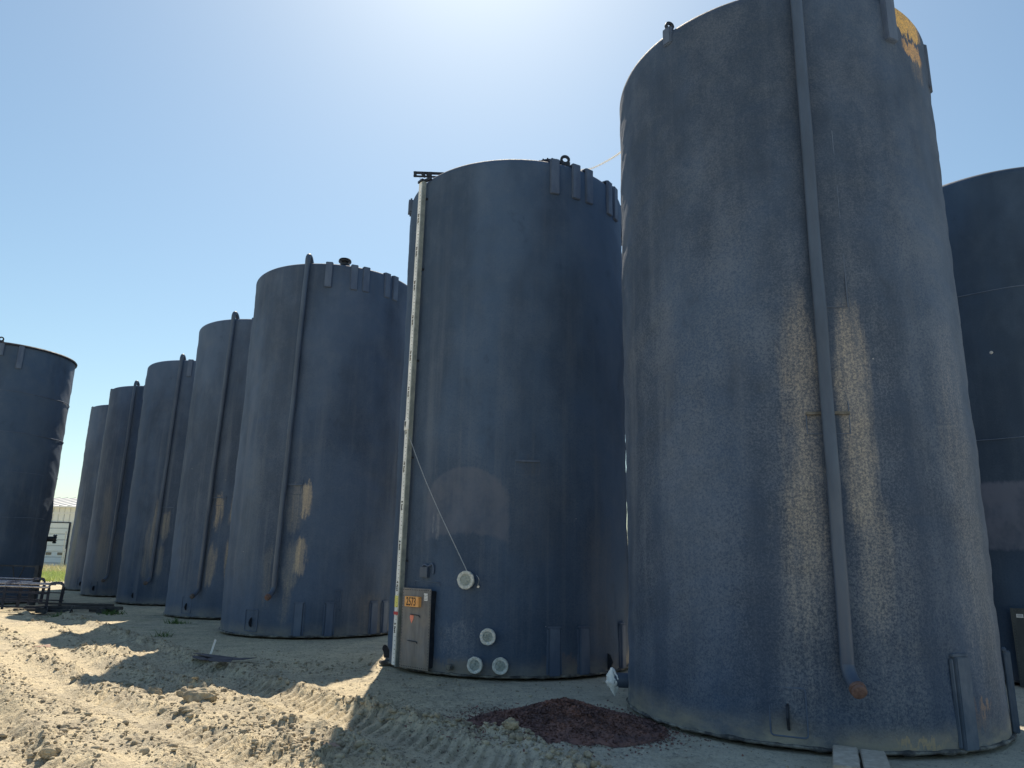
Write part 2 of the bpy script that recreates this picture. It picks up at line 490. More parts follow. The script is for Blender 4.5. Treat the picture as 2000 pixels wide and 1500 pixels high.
def strap(parent, th, z0, z1, wd=.155, tk=.05, lean=0, hook=True, name='lifting_strap', mat=None):
    m = MB(); fr = frame(th)
    c = P(th, RAD + tk / 2 - .004, (z0 + z1) / 2)
    m.box(c, (wd, tk + .01, z1 - z0), fr)
    if hook:
        m.box(P(th, RAD - .045, z1 - .004), (wd, .12, .026), fr)
    o = m.build(name, mat or M_strap, parent, bevel=.009)
    if not hook:        # moulded foam shoulder round the lower straps
        for s in (-1, 1):
            e = MB(); e.box(c + fr @ Vector((s * (wd / 2 + .022), -.012, 0)), (.036, tk * .55, z1 - z0 - .03), fr)
            e.build('strap_border', mat or M_strap, o, bevel=.008)
        e = MB(); e.box(P(th, RAD + .010, z1 + .014), (wd * 1.28, .042, .03), fr)
        e.build('strap_border', mat or M_strap, o, bevel=.008)
    return o

def drain_pipe(parent, th0, th1, zend, kick=(0, .12), r=.058, seed=0, wobble=.012):
    m = MB()
    off = RAD + .085
    tw = frame(th1)
    top = []
    pts = [P(th0, RAD - .14, H + .02), P(th0, RAD - .06, H + .12), P(th0, RAD + .035, H + .135), P(th0, off, H + .03)]
    rn = random.Random(seed)
    N = 13
    for i in range(N + 1):
        f = i / N
        z = H - .2 - (H - .2 - zend - .26) * f
        pts.append(P(th0 + (th1 - th0) * f, off + rn.uniform(-1, 1) * wobble, z))
    pb = P(th1, off, zend + .15)
    pts += [pb, pb + tw @ Vector((kick[0] * .35, kick[1] * .3, -.09)), pb + tw @ Vector((kick[0], kick[1], -.17))]
    pp = bez(pts, 6)
    m.tube(pp, r, 14)
    o = m.build('drain_pipe', M_pipe, parent, smooth=True)
    d = (pp[-1] - pp[-3]).normalized(); e = pp[-1]
    c = MB(); c.tube([e - d * .035, e - d * .03, e + d * .0, e + d * .002, e + d * .035, e + d * .05], [r * .9, r * 1.16, r * 1.16, r * 1.02, r * 1.05, r * .7], 14)
    c.build('pipe_cap', M_rust if seed == 3 else M_rustdark, o, smooth=True)
    for f in (.12, .40, .68, .9):
        b = MB()
        z = H - .2 - (H - .9) * f; th = th0 + (th1 - th0) * f
        b.bar(P(th, RAD - .01, z), P(th, off + .01, z), .03, .05)
        b.build('pipe_clip', M_pipe, o)
    return o

def lug_hole(parent, th, z, w_=.10, h_=.26, name='foot_lug', stick=.10, panel=True):
    # a vertical plate standing out of the shell, seen edge-on, on a faint square doubler
    fr = frame(th)
    m = MB(); rot = Matrix(((0, 1, 0), (1, 0, 0), (0, 0, 1)))
    poly = [(-.02, -h_ / 2), (stick * .55, -h_ * .36), (stick, 0), (stick * .55, h_ * .36), (-.02, h_ / 2)]
    m.prism(poly, P(th, RAD, z), fr @ rot, .022)
    o = m.build(name, M_dark, parent, bevel=.003)
    if panel:
        d = MB(); rr_ = .03
        hw, hh = .16, .21
        k = []
        for cx, cz, a0 in ((hw - rr_, hh - rr_, 0), (-hw + rr_, hh - rr_, 90), (-hw + rr_, -hh + rr_, 180), (hw - rr_, -hh + rr_, 270)):
            for q in range(0, 91, 30): k.append((cx + rr_ * math.cos(R_(a0 + q)), cz + rr_ * math.sin(R_(a0 + q))))
        vs = []; 
        for x, z_ in k: vs.append(P(th + math.degrees(x / RAD), RAD + .006, z + .04 + z_))
        vs.append(vs[0])
        d.tube(vs, .0075, 6)
        d.build('doubler_edge', M_strap, parent, smooth=True)
    return o

def bracket(parent, th, z, wd=.38, mat=None):
    m = MB()
    for k in range(5):
        t0 = th + (k - 2.5) * math.degrees(wd / 5 / RAD); t1 = t0 + math.degrees(wd / 5 / RAD)
        m.bar(P(t0, RAD + .012, z), P(t1, RAD + .012, z), .05, .028)
    m.build('shelf_bracket', mat or M_strap, parent)
    e = MB(); t = math.degrees(wd / 2 / RAD)
    e.tube([P(th - t, RAD + .004, z - .01), P(th - t, RAD + .004, z - .2), P(th - t * .3, RAD + .004, z - .205), P(th + t, RAD + .004, z - .2), P(th + t, RAD + .004, z + .12)], .006, 6)
    e.build('doubler_edge', M_strap, parent)

def lift_eye(parent, th, z=H, r=.075, rad_off=-.16, tilt=0):
    fr = frame(th + tilt)
    m = MB(); n = 20
    poly = []
    c = P(th, RAD + rad_off, z + .12)
    vs = []; fs = []
    for y in (-.016, .016):
        for rr_ in (r * .5, r):
            for k in range(n):
                q = 2 * math.pi * k / n
                vs.append(c + fr @ Vector((rr_ * math.cos(q), y, rr_ * math.sin(q) + .0)))
    for k in range(n):
        k2 = (k + 1) % n
        fs += [(k, k2, n + k2, n + k), (2 * n + k, 3 * n + k, 3 * n + k2, 2 * n + k2), (k, 2 * n + k, 2 * n + k2, k2), (n + k, n + k2, 3 * n + k2, 3 * n + k)]
    m.add(vs, fs)
    m.box(P(th, RAD + rad_off, z + .0), (r * 2, .035, .15), fr)
    return m.build('lifting_eye', M_dark, parent, smooth=True)

def vent(parent, th, rin=.35, big=1.0):
    m = MB(); c = P(th, RAD - rin, H + .02); b = big
    m.lathe([(.06 * b, 0), (.06 * b, .05), (.12 * b, .06), (.12 * b, .09), (.075 * b, .10), (.075 * b, .15), (.145 * b, .155), (.15 * b, .175), (.13 * b, .185), (.11 * b, .19), (.145 * b, .20), (.13 * b, .225), (.06 * b, .245)], c, n=28)
    return m.build('roof_vent', M_dark, parent, smooth=True)

def mound_mat():
    return M_flake

TANKGRP = 'black foam-coated tanks standing in a diagonal row'
def tank(name_label, loc, seed, mat, nt=200, nz=110, amp=.022, group=TANKGRP, zoff=0, rr=.11):
    t = empty('storage_tank', (loc[0], loc[1], zoff), name_label, 'tank', group)
    shell('shell', mat, t, seed, nt, nz, amp, rr)
    roof(t, M_strap, rr)
    base_rim(t, mat_rim, seed)
    return t
mat_rim = simple('muddy_rim', (.05, .052, .058), (.28, .27, .24), 6, .85, bump=.6, bd=.01)

STRAPS_TOP = [-83.2, -67, -59, -43.3, -36.2, -14, -6]
STRAPS_BOT = [-84.6, -67.1, -38, -28]

# ---- tank A: big one on the right
mA = tank_mat('foam_coat_worn', 1, [
    (U(-106), 2.95, .20, 1.55, TAN, .62, .75, .75),
    (U(-109), 1.75, .24, .85, (.42, .38, .32), .55, .8, .8),
    (U(-91.8), 3.10, .19, 1.25, TAN, .72, .7, .72),
    (U(-90), 1.75, .20, .75, (.42, .38, .32), .60, .7, .85),
    (U(-86), 1.1, .55, 1.2, (.25, .26, .28), .5, .9, .85),
    (U(-110), .95, .40, .95, (.26, .27, .29), .5, .9, .85),
    (U(-119), 1.4, .20, 1.5, (.035, .06, .11), .55, .9, .0),
    (U(-76), 1.8, .17, 2.0, (.035, .06, .11), .55, .9, .0),
    (U(-154), 1.3, .16, 1.6, (.035, .06, .11), .5, .9, .0),
    (U(-99), 4.0, .14, 2.4, (.04, .065, .11), .5, .8, .0),
    (U(-55), 2.4, .40, 2.0, (.30, .30, .31), .55, .9, .85),
    (U(-50), 1.1, .55, 1.2, (.27, .28, .29), .5, .9, .85),
    (U(-140), 1.9, .45, 1.5, (.16, .19, .24), .45, .9, .7),
    (U(-63), .33, .30, .13, (.30, .19, .11), .45, .8, .5),
    (U(-82), .105, .28, .04, (.55, .36, .14), .95, .5, .15),
    (U(-58), .40, .10, .03, (.40, .26, .18), .8, .6, .3),
    (U(-55), 7.88, .36, .20, (.80, .50, .16), 1.0, .3, .15),
    (U(-53), 7.50, .28, .13, (.70, .42, .18), .9, .5, .17),
    (U(-51), 7.32, .18, .20, (.42, .32, .20), .5, .8, .85),
], base=(0.057, 0.094, 0.166), dust=(.205, .235, .29), coarse=0.9, bumpk=1.3, smudge=.28, basedust=1.0, grainy=.34)
tA = tank('nearest and largest looking black tank at right, worn tan streaks either side of its pipe', (3.423, 9.013), 1, mA, 360, 230, .026, rr=.2)
drain_pipe(tA, -99.0, -100.1, .62, (.03, .17), r=.062, seed=3)
for th in (-66.2,): strap(tA, th, 7.45, H, .16, .06)
strap(tA, -34, 7.35, 7.95, .16, .025)
strap(tA, -67.6, .06, .85, .17, .05, hook=False, name='foot_strap', mat=M_strapA)
strap(tA, -32.6, .06, .83, .15, .06, hook=False, name='foot_strap', mat=M_strapA)
lug_hole(tA, -115.0, .30)
bracket(tA, -99.3, 3.10, .40, simple('muddy_shelf', (.10, .10, .095), (.17, .165, .15), 12, .9))
m = MB(); m.box(P(-143, RAD - .01, 7.98), (.13, .06, .24), frame(-143)); m.build('lifting_strap', M_strap, tA, bevel=.015)
lift_eye(tA, -143, H - .10, .06, -.05, tilt=70)
m = MB()
vs = [P(-88.8, RAD + .002, 5.9), P(-90.5, RAD + .002, 5.0), P(-92, RAD + .002, 4.2)]
m.tube([P(-91, RAD + .001, 6.2), P(-91, RAD + .004, 5.2), P(-91, RAD + .001, 4.2), P(-97, RAD + .001, 4.2)], .006, 6); m.build('coating_seam', M_strap, tA)
# nozzle on its left flank
m = MB(); q = P(171, RAD - .03, .27); d = P(171, 1, 0).normalized()
m.tube([q, q + d * .20], .085, 20); m.build('side_nozzle', M_pipe, tA, smooth=True)
nozA = Vector((3.423, 9.013, 0)) + q + d * .20

# ---- tank B: numbered tank
mB = tank_mat('foam_coat_dark', 2, [
    (U(-112), .52, .38, .30, (.36, .38, .40), .35, .8, .9),
    (U(-124), 2.15, .05, .22, (.30, .32, .36), .6, .8, .1),
    (U(-127), 2.15, .03, .2, (.30, .32, .36), .5, .8, .1),
    (U(-66), .18, .45, .20, (.26, .17, .10), .38, .8, .3),
    (U(-115), .12, .8, .14, (.24, .19, .13), .45, .8, .3),
    (U(-47), 1.3, .45, 1.1, (.15, .15, .16), .4, .9, .5),
    (U(-82), 3.0, .30, .16, (.10, .10, .10), .4, .8, .4),
    (U(-78), 2.2, .5, .8, (.09, .11, .15), .5, .9, .4),
], base=(0.060, 0.105, 0.189), dust=(0.144, 0.174, 0.228), coarse=1.1, bumpk=1.1, smudge=.45, basedust=.6,
    patch=[(U(-111), 2.50, .70, .50, (.135, .152, .205), .48, .12)])
tB = tank('black tank with orange number plate, white height gauge and four white wrapped caps', (.025, 12.883), 2, mB, 300, 180, .02, rr=.14)
for th in STRAPS_TOP: 
    if th > -80: strap(tB, th + (6.5 if th < -50 else 7), 7.5, H, .155, .04)
strap(tB, -72, 7.5, H, .155, .04)
for th in (-71, -57, -28.5): strap(tB, th, .06, .70, .16, .04, hook=False, name='foot_strap')
lug_hole(tB, -42, .2, panel=False)
lift_eye(tB, -64, H + .02, .085, -.15, tilt=-20)
bracket(tB, -83.5, 3.08, .36)
m = MB(); m.box(P(-168, RAD + .02, 7.96), (.20, .09, .30), frame(-168)); m.build('lifting_strap', M_strap, tB, bevel=.03)
# manway on the roof
m = MB(); c = P(-70.5, RAD - .36, H - .03); m.lathe([(.20, 0), (.20, .07), (.25, .075), (.25, .11), (.20, .115), (.05, .125)], c, n=32)
mw_ = m.build('roof_hatch', M_rail, tB, smooth=True)
for k in range(18):
    q = k * 20; m = MB(); m.lathe([(.013, .07), (.013, .135)], c + Vector((.228 * math.cos(R_(q)), .228 * math.sin(R_(q)), 0)), n=6); m.build('bolt', M_dark, mw_)

# door panel
th = -131.4; fr = frame(th); dz0, dz1 = .075, 1.205
ob = RAD + .095
dm = MB(); dm.box(P(th, RAD + .01, (dz0 + dz1) / 2), (.57, .15, dz1 - dz0 - .06), fr)
door = dm.build('door_panel', M_dark, tB, bevel=.01)
dm = MB(); dm.box(P(th, ob + .003, (dz0 + dz1) / 2), (.63, .012, dz1 - dz0), fr); face = dm.build('door_face', M_door, door, bevel=.003); face = door
def onface(x, z, y=.012): return P(th, ob, 0) + fr @ Vector((x, y, 0)) + Vector((0, 0, z))
rotl = Matrix((fr @ Vector((1, 0, 0)), fr @ Vector((0, 0, 1)), fr @ Vector((0, 1, 0)))).transposed()
def studs(pts, prof, mat, parent, rot, name='rivet', n=7):
    m = MB(); m.lathe(prof, (0, 0, 0), rot, n=n)
    o = m.build(name, mat, parent)
    for k, p in enumerate(pts):
        q = o if k == 0 else o.copy()
        if k: C.objects.link(q)
        q.location = p
studs([onface(x, dz0 + .03 + k * (dz1 - dz0 - .06) / 26, .008) for k in range(27) for x in (-.298, .298)] +
      [onface(-.298 + k * .596 / 15, z, .008) for k in range(1, 15) for z in (dz0 + .025, dz1 - .025)], [(.007, 0), (.006, .005), (.002, .008)], M_dark, door, rotl)
pm = MB(); pm.box(onface(-.045, 1.015, .035), (.31, .06, .145), fr); plate = pm.build('number_plate', M_orange, face, bevel=.004)
frt = Matrix((fr @ Vector((1, 0, 0)), fr @ Vector((0, 1, 0)), Vector((0, 0, 1)))).transposed()
tx = text_mesh('number', '2573', .168, M_ink, door, onface(-.052, 1.010, .067), frt, .0015, .0012, sx=.60)
pm = MB(); pm.box(onface(.205, 1.13, .011), (.075, .006, .018), fr); pm.box(onface(.21, 1.075, .011), (.07, .006, .075), fr)
pm.build('paper_label', M_white, face)
pm = MB()
for k in range(3): pm.box(onface(.21, 1.095 - k * .02, .0155), (.05, .003, .005), fr)
pm.build('label_print', M_rail, face)
hp = [(0, -.07), (.034, -.012), (.042, .025), (.032, .045), (.014, .048), (0, .036), (-.014, .048), (-.032, .045), (-.042, .025), (-.034, -.012)]
pm = MB(); pm.prism(hp, onface(-.08, .775, .012), fr, .004); pm.build('heart_sticker', M_heart, face)
for hx, hz in ((.0, .83), (-.03, .46)):
    pm = MB(); pm.tube(bez([onface(hx - .10, hz, .012), onface(hx - .09, hz + .002, .028), onface(hx + .06, hz - .004, .028), onface(hx + .085, hz - .008, .026), onface(hx + .09, hz - .03, .012)], 4), .006, 8)
    pm.build('door_handle', M_dark, face, smooth=True)
# weld lines above the door and small square plate
pm = MB(); pm.tube([P(-136.5, RAD + .004, 1.25), P(-136, RAD + .006, 1.31), P(-121.5, RAD + .006, 1.30), P(-121, RAD + .004, 1.25)], .006, 6); pm.build('coating_seam', M_strap, tB)
pm = MB(); pm.box(P(-129.6, RAD + .02, 1.44), (.165, .06, .155), frame(-128.6)); pm.build('square_plate', M_pipe, tB, bevel=.006)
pm = MB(); pm.tube(bez([P(-131.5, RAD + .01, 1.52), P(-129.5, RAD + .03, 1.55), P(-127.5, RAD + .02, 1.53), P(-125.5, RAD + .02, 1.56), P(-124.8, RAD + .01, 1.5), P(-125, RAD + .01, 1.42)], 5), .014, 8); pm.build('sealant_bead', M_strap, tB, smooth=True)

# wrapped caps
def cap(th, z, r):
    fr_ = frame(th)
    ml = Matrix((fr_ @ Vector((1, 0, 0)), fr_ @ Vector((0, 0, 1)), fr_ @ Vector((0, 1, 0)))).transposed()
    m = MB(); m.lathe([(r * .62, 0), (r * .62, .09)], P(th, RAD - .02, z), ml, n=24)
    s = m.build('side_nozzle', M_pipe, tB, smooth=True)
    m = MB(); n = 30; vs = []; fs = []
    prof = [(r * .86, .075), (r * 1.0, .085), (r * 1.02, .115), (r * .95, .128), (r * .68, .124), (r * .62, .112)]
    rn = random.Random(int(th * 10))
    for pr, pz in prof:
        for k in range(n):
            q = 2 * math.pi * k / n
            j = 1 + rn.uniform(-.035, .035)
            vs.append(P(th, RAD - .02, z) + ml @ Vector((pr * j * math.cos(q), pr * j * math.sin(q), pz + rn.uniform(-.004, .004))))
    for i in range(len(prof) - 1):
        for k in range(n):
            k2 = (k + 1) % n; fs.append((i * n + k, i * n + k2, (i + 1) * n + k2, (i + 1) * n + k))
    fs.append(tuple(reversed(range(n))))
    m.add(vs, fs); o = m.build('wrapped_cap', M_wrap, s, smooth=False)
    m = MB(); vs = []; fs = []
    for i, pr in enumerate((r * .64, r * .45, r * .25, r * .08)):
        for k in range(16):
            q = 2 * math.pi * k / 16
            vs.append(P(th, RAD - .02, z) + ml @ Vector((pr * math.cos(q), pr * math.sin(q), .115 + rn.uniform(-.008, .008))))
    for i in range(3):
        for k in range(16):
            k2 = (k + 1) % 16; fs.append((i * 16 + k, i * 16 + k2, (i + 1) * 16 + k2, (i + 1) * 16 + k))
    fs.append(tuple(48 + k for k in range(16)))
    m.add(vs, fs); m.build('wrap_centre', M_wrapin, s)
    return s
c1 = cap(-107.9, 1.35, .128)
pm = MB(); pm.tube(bez([P(-103.8, RAD + .05, 1.42), P(-102.5, RAD + .07, 1.36), P(-103.2, RAD + .04, 1.28), P(-103.6, RAD + .03, 1.25)], 4), .004, 6)
pm.lathe([(.018, 0), (.018, .02)], P(-103, RAD + .02, 1.26), frame(-103) @ Matrix(((1, 0, 0), (0, 0, 1), (0, -1, 0))), n=10); pm.build('wire_loop', M_wire, c1)
cap(-98.2, .585, .112); cap(-103.1, .205, .112); cap(-93.1, .205, .112)
pm = MB(); fr_ = frame(-114); ml = Matrix((fr_ @ Vector((1, 0, 0)), fr_ @ Vector((0, 0, 1)), fr_ @ Vector((0, 1, 0)))).transposed()
pm.lathe([(.045, 0), (.045, .10), (.036, .105), (.036, .13)], P(-114, RAD - .02, .15), ml, n=12); pm.build('drain_plug', mat_rim, tB, smooth=True)
pm = MB(); fr_ = frame(-166)
pm.prism([(-.04, -.10), (.04, -.10), (.05, -.02), (.075, .03), (.065, .08), (.035, .10), (.0, .08), (-.03, .02)], P(-163, RAD + .03, .20), fr_ @ Matrix(((0, 1, 0), (1, 0, 0), (0, 0, 1))), .03)
o = pm.build('foot_lug', M_dark, tB, bevel=.004)
pm = MB(); pm.box(P(-161, RAD + .06, .04), (.20, .16, .05), frame(-161)); pm.build('foot_plate', mat_rim, tB, bevel=.008)

# gauge board, its own thing (bolted to the tank): label + parts
ga = Vector((.025, 12.883, 0))
gt, gb = -142.8, -144.9
def gp(z, off=.12):
    f = (z - .08) / 7.9
    return P(gb + (gt - gb) * f, RAD + off, z)
gfr = frame(-144)
gax = (gp(8.0) - gp(.08)).normalized()
def gm(x, y, z):     # point on the board face
    return gp(z) + gfr @ Vector((x, y, 0))
gm_ = MB(); gm_.bar(gm(0, 0, .08), gm(0, 0, 8.0), .098, .02, up=gfr @ Vector((0, 1, 0)))
gauge = gm_.build('height_gauge', M_gauge, tB, bevel=.002)
e_ = MB(); e_.bar(gm(.066, -.028, .06), gm(.066, -.028, 8.0), .034, .075, up=gfr @ Vector((0, 1, 0)))
e_.build('gauge_channel', M_gaugeside, gauge, bevel=.003)
for z in (.3, 1.6, 3.2, 4.8, 6.4, 7.7):
    e_ = MB(); e_.bar(gm(.05, -.14, z), gm(.05, -.01, z), .04, .03); e_.build('gauge_bracket', M_dark, gauge)
tk = MB()
for k in range(2, 129):
    z = k * .0610
    if z > 7.9 or z < .12: continue
    if abs(z / .61 - round(z / .61)) < .25 * .1: continue
    big_ = (k % 5 == 0)
    wd = .030 if big_ else .016
    tk.box(gm(.022, .0118, z), (wd, .002, .007 if not big_ else .008), gfr)
tk.build('tick_marks', M_ink, gauge)
for k in range(1, 13):
    z = .61 * k
    if z > 7.8: continue
    mt = Matrix((Vector((0, 0, -1)), gfr @ Vector((0, 1, 0)), gfr @ Vector((1, 0, 0)))).transposed()
    text_mesh('foot_mark', '%d feet' % (2 * k), .058, M_ink, gauge, gm(.0, .0125, z), mt, .001, .0025)
e_ = MB(); e_.bar(gm(0, .002, .91), gm(0, .002, 1.08), .1, .021, up=gfr @ Vector((0, 1, 0))); e_.build('yellow_band', M_yellow, gauge)
e_ = MB(); e_.bar(gm(.006, .003, .80), gm(.006, .003, .845), .125, .026, up=gfr @ Vector((0, 1, 0))); e_.build('red_band', M_red, gauge)
e_ = MB(); e_.bar(gm(.012, .006, 3.64), gm(.012, .006, 3.80), .135, .035, up=gfr @ Vector((0, 1, 0)))
sl_ = e_.build('gauge_slider', M_gauge, gauge, bevel=.005)
e_ = MB(); e_.prism([(0, -.05), (.018, -.01), (.02, .05), (-.02, .05), (-.018, -.01)], gm(-.015, .027, 3.73), gfr, .004); e_.build('slider_mark', M_dark, gauge)
e_ = MB(); e_.bar(gm(.01, -.02, 8.0), gm(.01, -.02, 8.04), .15, .1, up=gfr @ Vector((0, 1, 0))); e_.bar(gm(.0, -.03, 8.02), gm(.18, -.10, 8.04), .04, .05); e_.build('gauge_head', M_dark, gauge)
# cable from slider foot to the upper wrapped cap
e_ = MB(); a = gm(.06, .0, 3.55); b = P(-107.4, RAD + .09, 1.47)
pts = []
for k in range(25):
    f = k / 24; p = a.lerp(b, f); r_xy = math.hypot(p.x, p.y); need = RAD + .035 + .07 * (1 - f) * (1 - f) + .05 * f * f
    if r_xy < need: p.x *= need / r_xy; p.y *= need / r_xy
    pts.append(p)
e_.tube(pts, .0065, 6); e_.build('gauge_cable', M_wire, gauge, smooth=True)
# pulley arm on the roof edge
e_ = MB(); a = Vector((-1.86, 12.07, 8.45)) - ga; b = Vector((-1.05, 12.10, 8.45)) - ga
d = (b - a).normalized()
e_.bar(a, b, .05, .035); e_.bar(a + Vector((0, 0, -.07)), b + Vector((0, 0, -.07)), .05, .018)
for f in (.0, .34, .60, .98): e_.bar(a.lerp(b, f) + d * .03 + Vector((0, 0, .016)), a.lerp(b, f) + d * .03 + Vector((0, 0, -.078)), .06, .05)
for q in (.0, .12): e_.bar(a.lerp(b, .18 + q), a.lerp(b, .26 + q) + Vector((0, 0, -.078)), .05, .045)
pa = e_.build('pulley_arm', M_dark, gauge, bevel=.004)
e_ = MB(); e_.bar(a.lerp(b, .30), a.lerp(b, .38) + Vector((.02, .02, -.32)), .035, .035); e_.bar(b, b + Vector((.02, .1, -.30)), .04, .04); e_.build('arm_post', M_dark, gauge)
e_ = MB(); e_.tube([a.lerp(b, .14) + Vector((0, 0, -.07)), gm(-.02, -.01, 8.0)], .004, 6); e_.build('arm_wire', M_wire, gauge)

# ---- tanks C..G of the row
def row_tank(label, loc, seed, stains, pipe, straps=STRAPS_TOP, det=(200, 120), zoff=0, kick=(-.03, .17), brk=-94, lugth=-114.4, hatch=None, eye=None, notch=False, base=(0.068, 0.109, 0.189), foot=(), basedust=.5):
    mt = tank_mat('foam_coat_row', seed, stains, base=base, dust=(0.180, 0.210, 0.264), coarse=1.1, bumpk=1.1, smudge=.5, basedust=basedust)
    t = tank(label, loc, seed, mt, det[0], det[1], .024, zoff=zoff, rr=.10)
    drain_pipe(t, pipe[0], pipe[1], pipe[2], kick, seed=seed, r=.055)
    for th in straps: strap(t, th, 7.53, H, .155, .05)
    for th in foot: strap(t, th, .06, .70, .16, .04, hook=False, name='foot_strap')
    lug_hole(t, lugth, .30, h_=.20, stick=.07)
    if brk: bracket(t, brk, 3.1)
    if hatch: vent(t, hatch)
    if eye: lift_eye(t, eye, H - .04, .06, -.02, tilt=75)
    return t

tC = row_tank('black tank with a round vent on its roof and two tan stains beside its pipe', (-4.424, 17.542), 3, [
    (U(-85.5), 2.80, .13, .40, (.56, .46, .33), .95, .6, .35),
    (U(-91.5), 2.65, .20, .55, (.33, .31, .27), .55, .8, .5),
    (U(-86.5), 1.62, .13, .42, (.56, .46, .33), .95, .6, .35),
    (U(-92), 1.40, .18, .55, (.35, .33, .28), .6, .7, .5),
    (U(-106), 1.2, .14, .7, (.28, .27, .24), .45, .8, .6),
    (U(-93), .75, .12, .5, (.34, .31, .26), .5, .8, .6),
    (U(-40), .45, .5, .5, (.24, .23, .21), .4, .8, .4),
    (U(-125), 2.3, .5, 1.6, (.13, .16, .20), .5, .9, .5),
], (-96.8, -99.5, .84), det=(256, 150), hatch=-73, foot=STRAPS_BOT, zoff=.0)
m = MB()
k = [P(-64.5, RAD + .004, .96), P(-60.2, RAD + .004, .96), P(-60.2, RAD + .004, .55), P(-64, RAD + .004, .55), P(-64.5, RAD + .004, .96)]
m.tube(k, .007, 6); m.box(P(-61, RAD + .008, .76), (.02, .02, .36), frame(-61)); m.build('doubler_edge', M_strap, tC)
m = MB(); m.box(P(-128, RAD + .001, 1.45), (.05, .012, .09), frame(-128)); m.build('foam_chip', M_wood, tC, bevel=.005)
tD = row_tank('black tank directly left of the vented tank, paired tan stains low on its side', (-7.518, 21.69), 4, [
    (U(-96), 2.75, .12, .50, (.46, .39, .29), .85, .7, .45),
    (U(-83), 2.85, .13, .60, (.48, .41, .30), .85, .7, .45),
    (U(-97), 1.35, .13, .60, (.43, .37, .28), .8, .7, .5),
    (U(-84), 1.55, .14, .55, (.43, .37, .28), .8, .7, .5),
    (U(-102), 1.9, .1, 1.4, (.25, .24, .22), .4, .8, .6),
], (-99.7, -103.4, .60), brk=-96, eye=None, det=(200, 120))
tE = row_tank('black tank fourth from the numbered tank, pale smears each side of its pipe', (-11.296, 26.376), 5, [
    (U(-98), 2.3, .13, 1.2, (.38, .34, .27), .7, .8, .5),
    (U(-88), 2.5, .14, .50, (.38, .34, .27), .75, .7, .5),
    (U(-89), 1.4, .14, .50, (.34, .31, .26), .6, .7, .5),
    (U(-104), 1.7, .12, 1.1, (.34, .31, .26), .55, .8, .6),
], (-91.5, -94.8, .72), brk=-88, lugth=-112, det=(180, 110))
tF = row_tank('narrow looking black tank with wide brown wash down its front, second from far end', (-14.822, 30.509), 6, [
    (U(-110), 2.6, .35, 1.9, (.22, .215, .20), .75, .8, .5),
    (U(-106), 1.3, .6, 1.1, (.22, .215, .20), .7, .8, .5),
    (U(-91), 1.3, .3, 1.3, (.19, .19, .19), .6, .8, .5),
], (-94.5, -95.5, .62), brk=-91, lugth=-113, eye=-162, det=(160, 100))
tG = row_tank('farthest black tank of the row, mostly hidden, beside the gap to the white shed', (-17.798, 34.449), 7, [
    (U(-128), 1.8, .30, 2.0, (.20, .22, .17), .6, .8, .5),
    (U(-112), 1.3, .35, 1.2, (.17, .17, .17), .5, .8, .5),
], (-80, -82, .62), brk=None, lugth=-104, eye=-162, det=(160, 100))

# ---- tank H, left of frame
mH = tank_mat('foam_coat_left', 8, [
    (U(15), 6.6, .35, 1.3, (.24, .25, .26), .5, .8, .7),
    (U(-20), 5.5, .6, 2.0, (.10, .13, .17), .5, .9, .6)], base=(0.055, 0.095, 0.166), dust=(0.180, 0.210, 0.252), coarse=1.2, bumpk=1.3, smudge=.35, basedust=.25)
tH = tank('separate black tank at left edge behind the steel rails, thin seams ringing it', (-17.348, 24.452), 8, mH, 260, 160, .030, group='black foam-coated tanks outside the diagonal row', rr=.03)
for z in (6.60, 5.30, 4.05, 2.65):
    m = MB()
    pts = [P(a, RAD + .006 + .004 * math.sin(a * .3), z + .012 * math.sin(a * .11 + z)) for a in range(-120, 61, 4)]
    m.tube(pts, .011, 6)
    m.build('coating_seam', M_strap, tH, smooth=True)
m = MB(); m.lathe([(RAD - .06, H - .06), (RAD + .045, H - .05), (RAD + .055, H - .01), (RAD + .03, H + .02), (RAD - .08, H + .02)], n=120); m.build('roof_lip', M_rail, tH, smooth=True)
strap(tH, -46.5, 7.35, H - .02, .16, .05); strap(tH, -62, 7.7, H - .02, .16, .05)
lift_eye(tH, -63.5, H, .08, -.05)
m = MB(); th_ = 27; fr_ = frame(th_); ml = Matrix((fr_ @ Vector((1, 0, 0)), fr_ @ Vector((0, 0, 1)), fr_ @ Vector((0, 1, 0)))).transposed()
m.lathe([(.085, -.05), (.085, .17), (.15, .172), (.15, .20), (.10, .203), (.10, .22), (.15, .222), (.15, .25), (.05, .252)], P(th_, RAD, 2.03), ml, n=24)
nz = m.build('side_nozzle', M_dark, tH, smooth=True)
for k in range(8):
    q = R_(k * 45 + 20); m = MB(); m.lathe([(.017, .155), (.017, .27)], P(th_, RAD, 2.03) + ml @ Vector((.125 * math.cos(q), .125 * math.sin(q), 0)), ml, n=6); m.build('bolt', M_dark, nz)

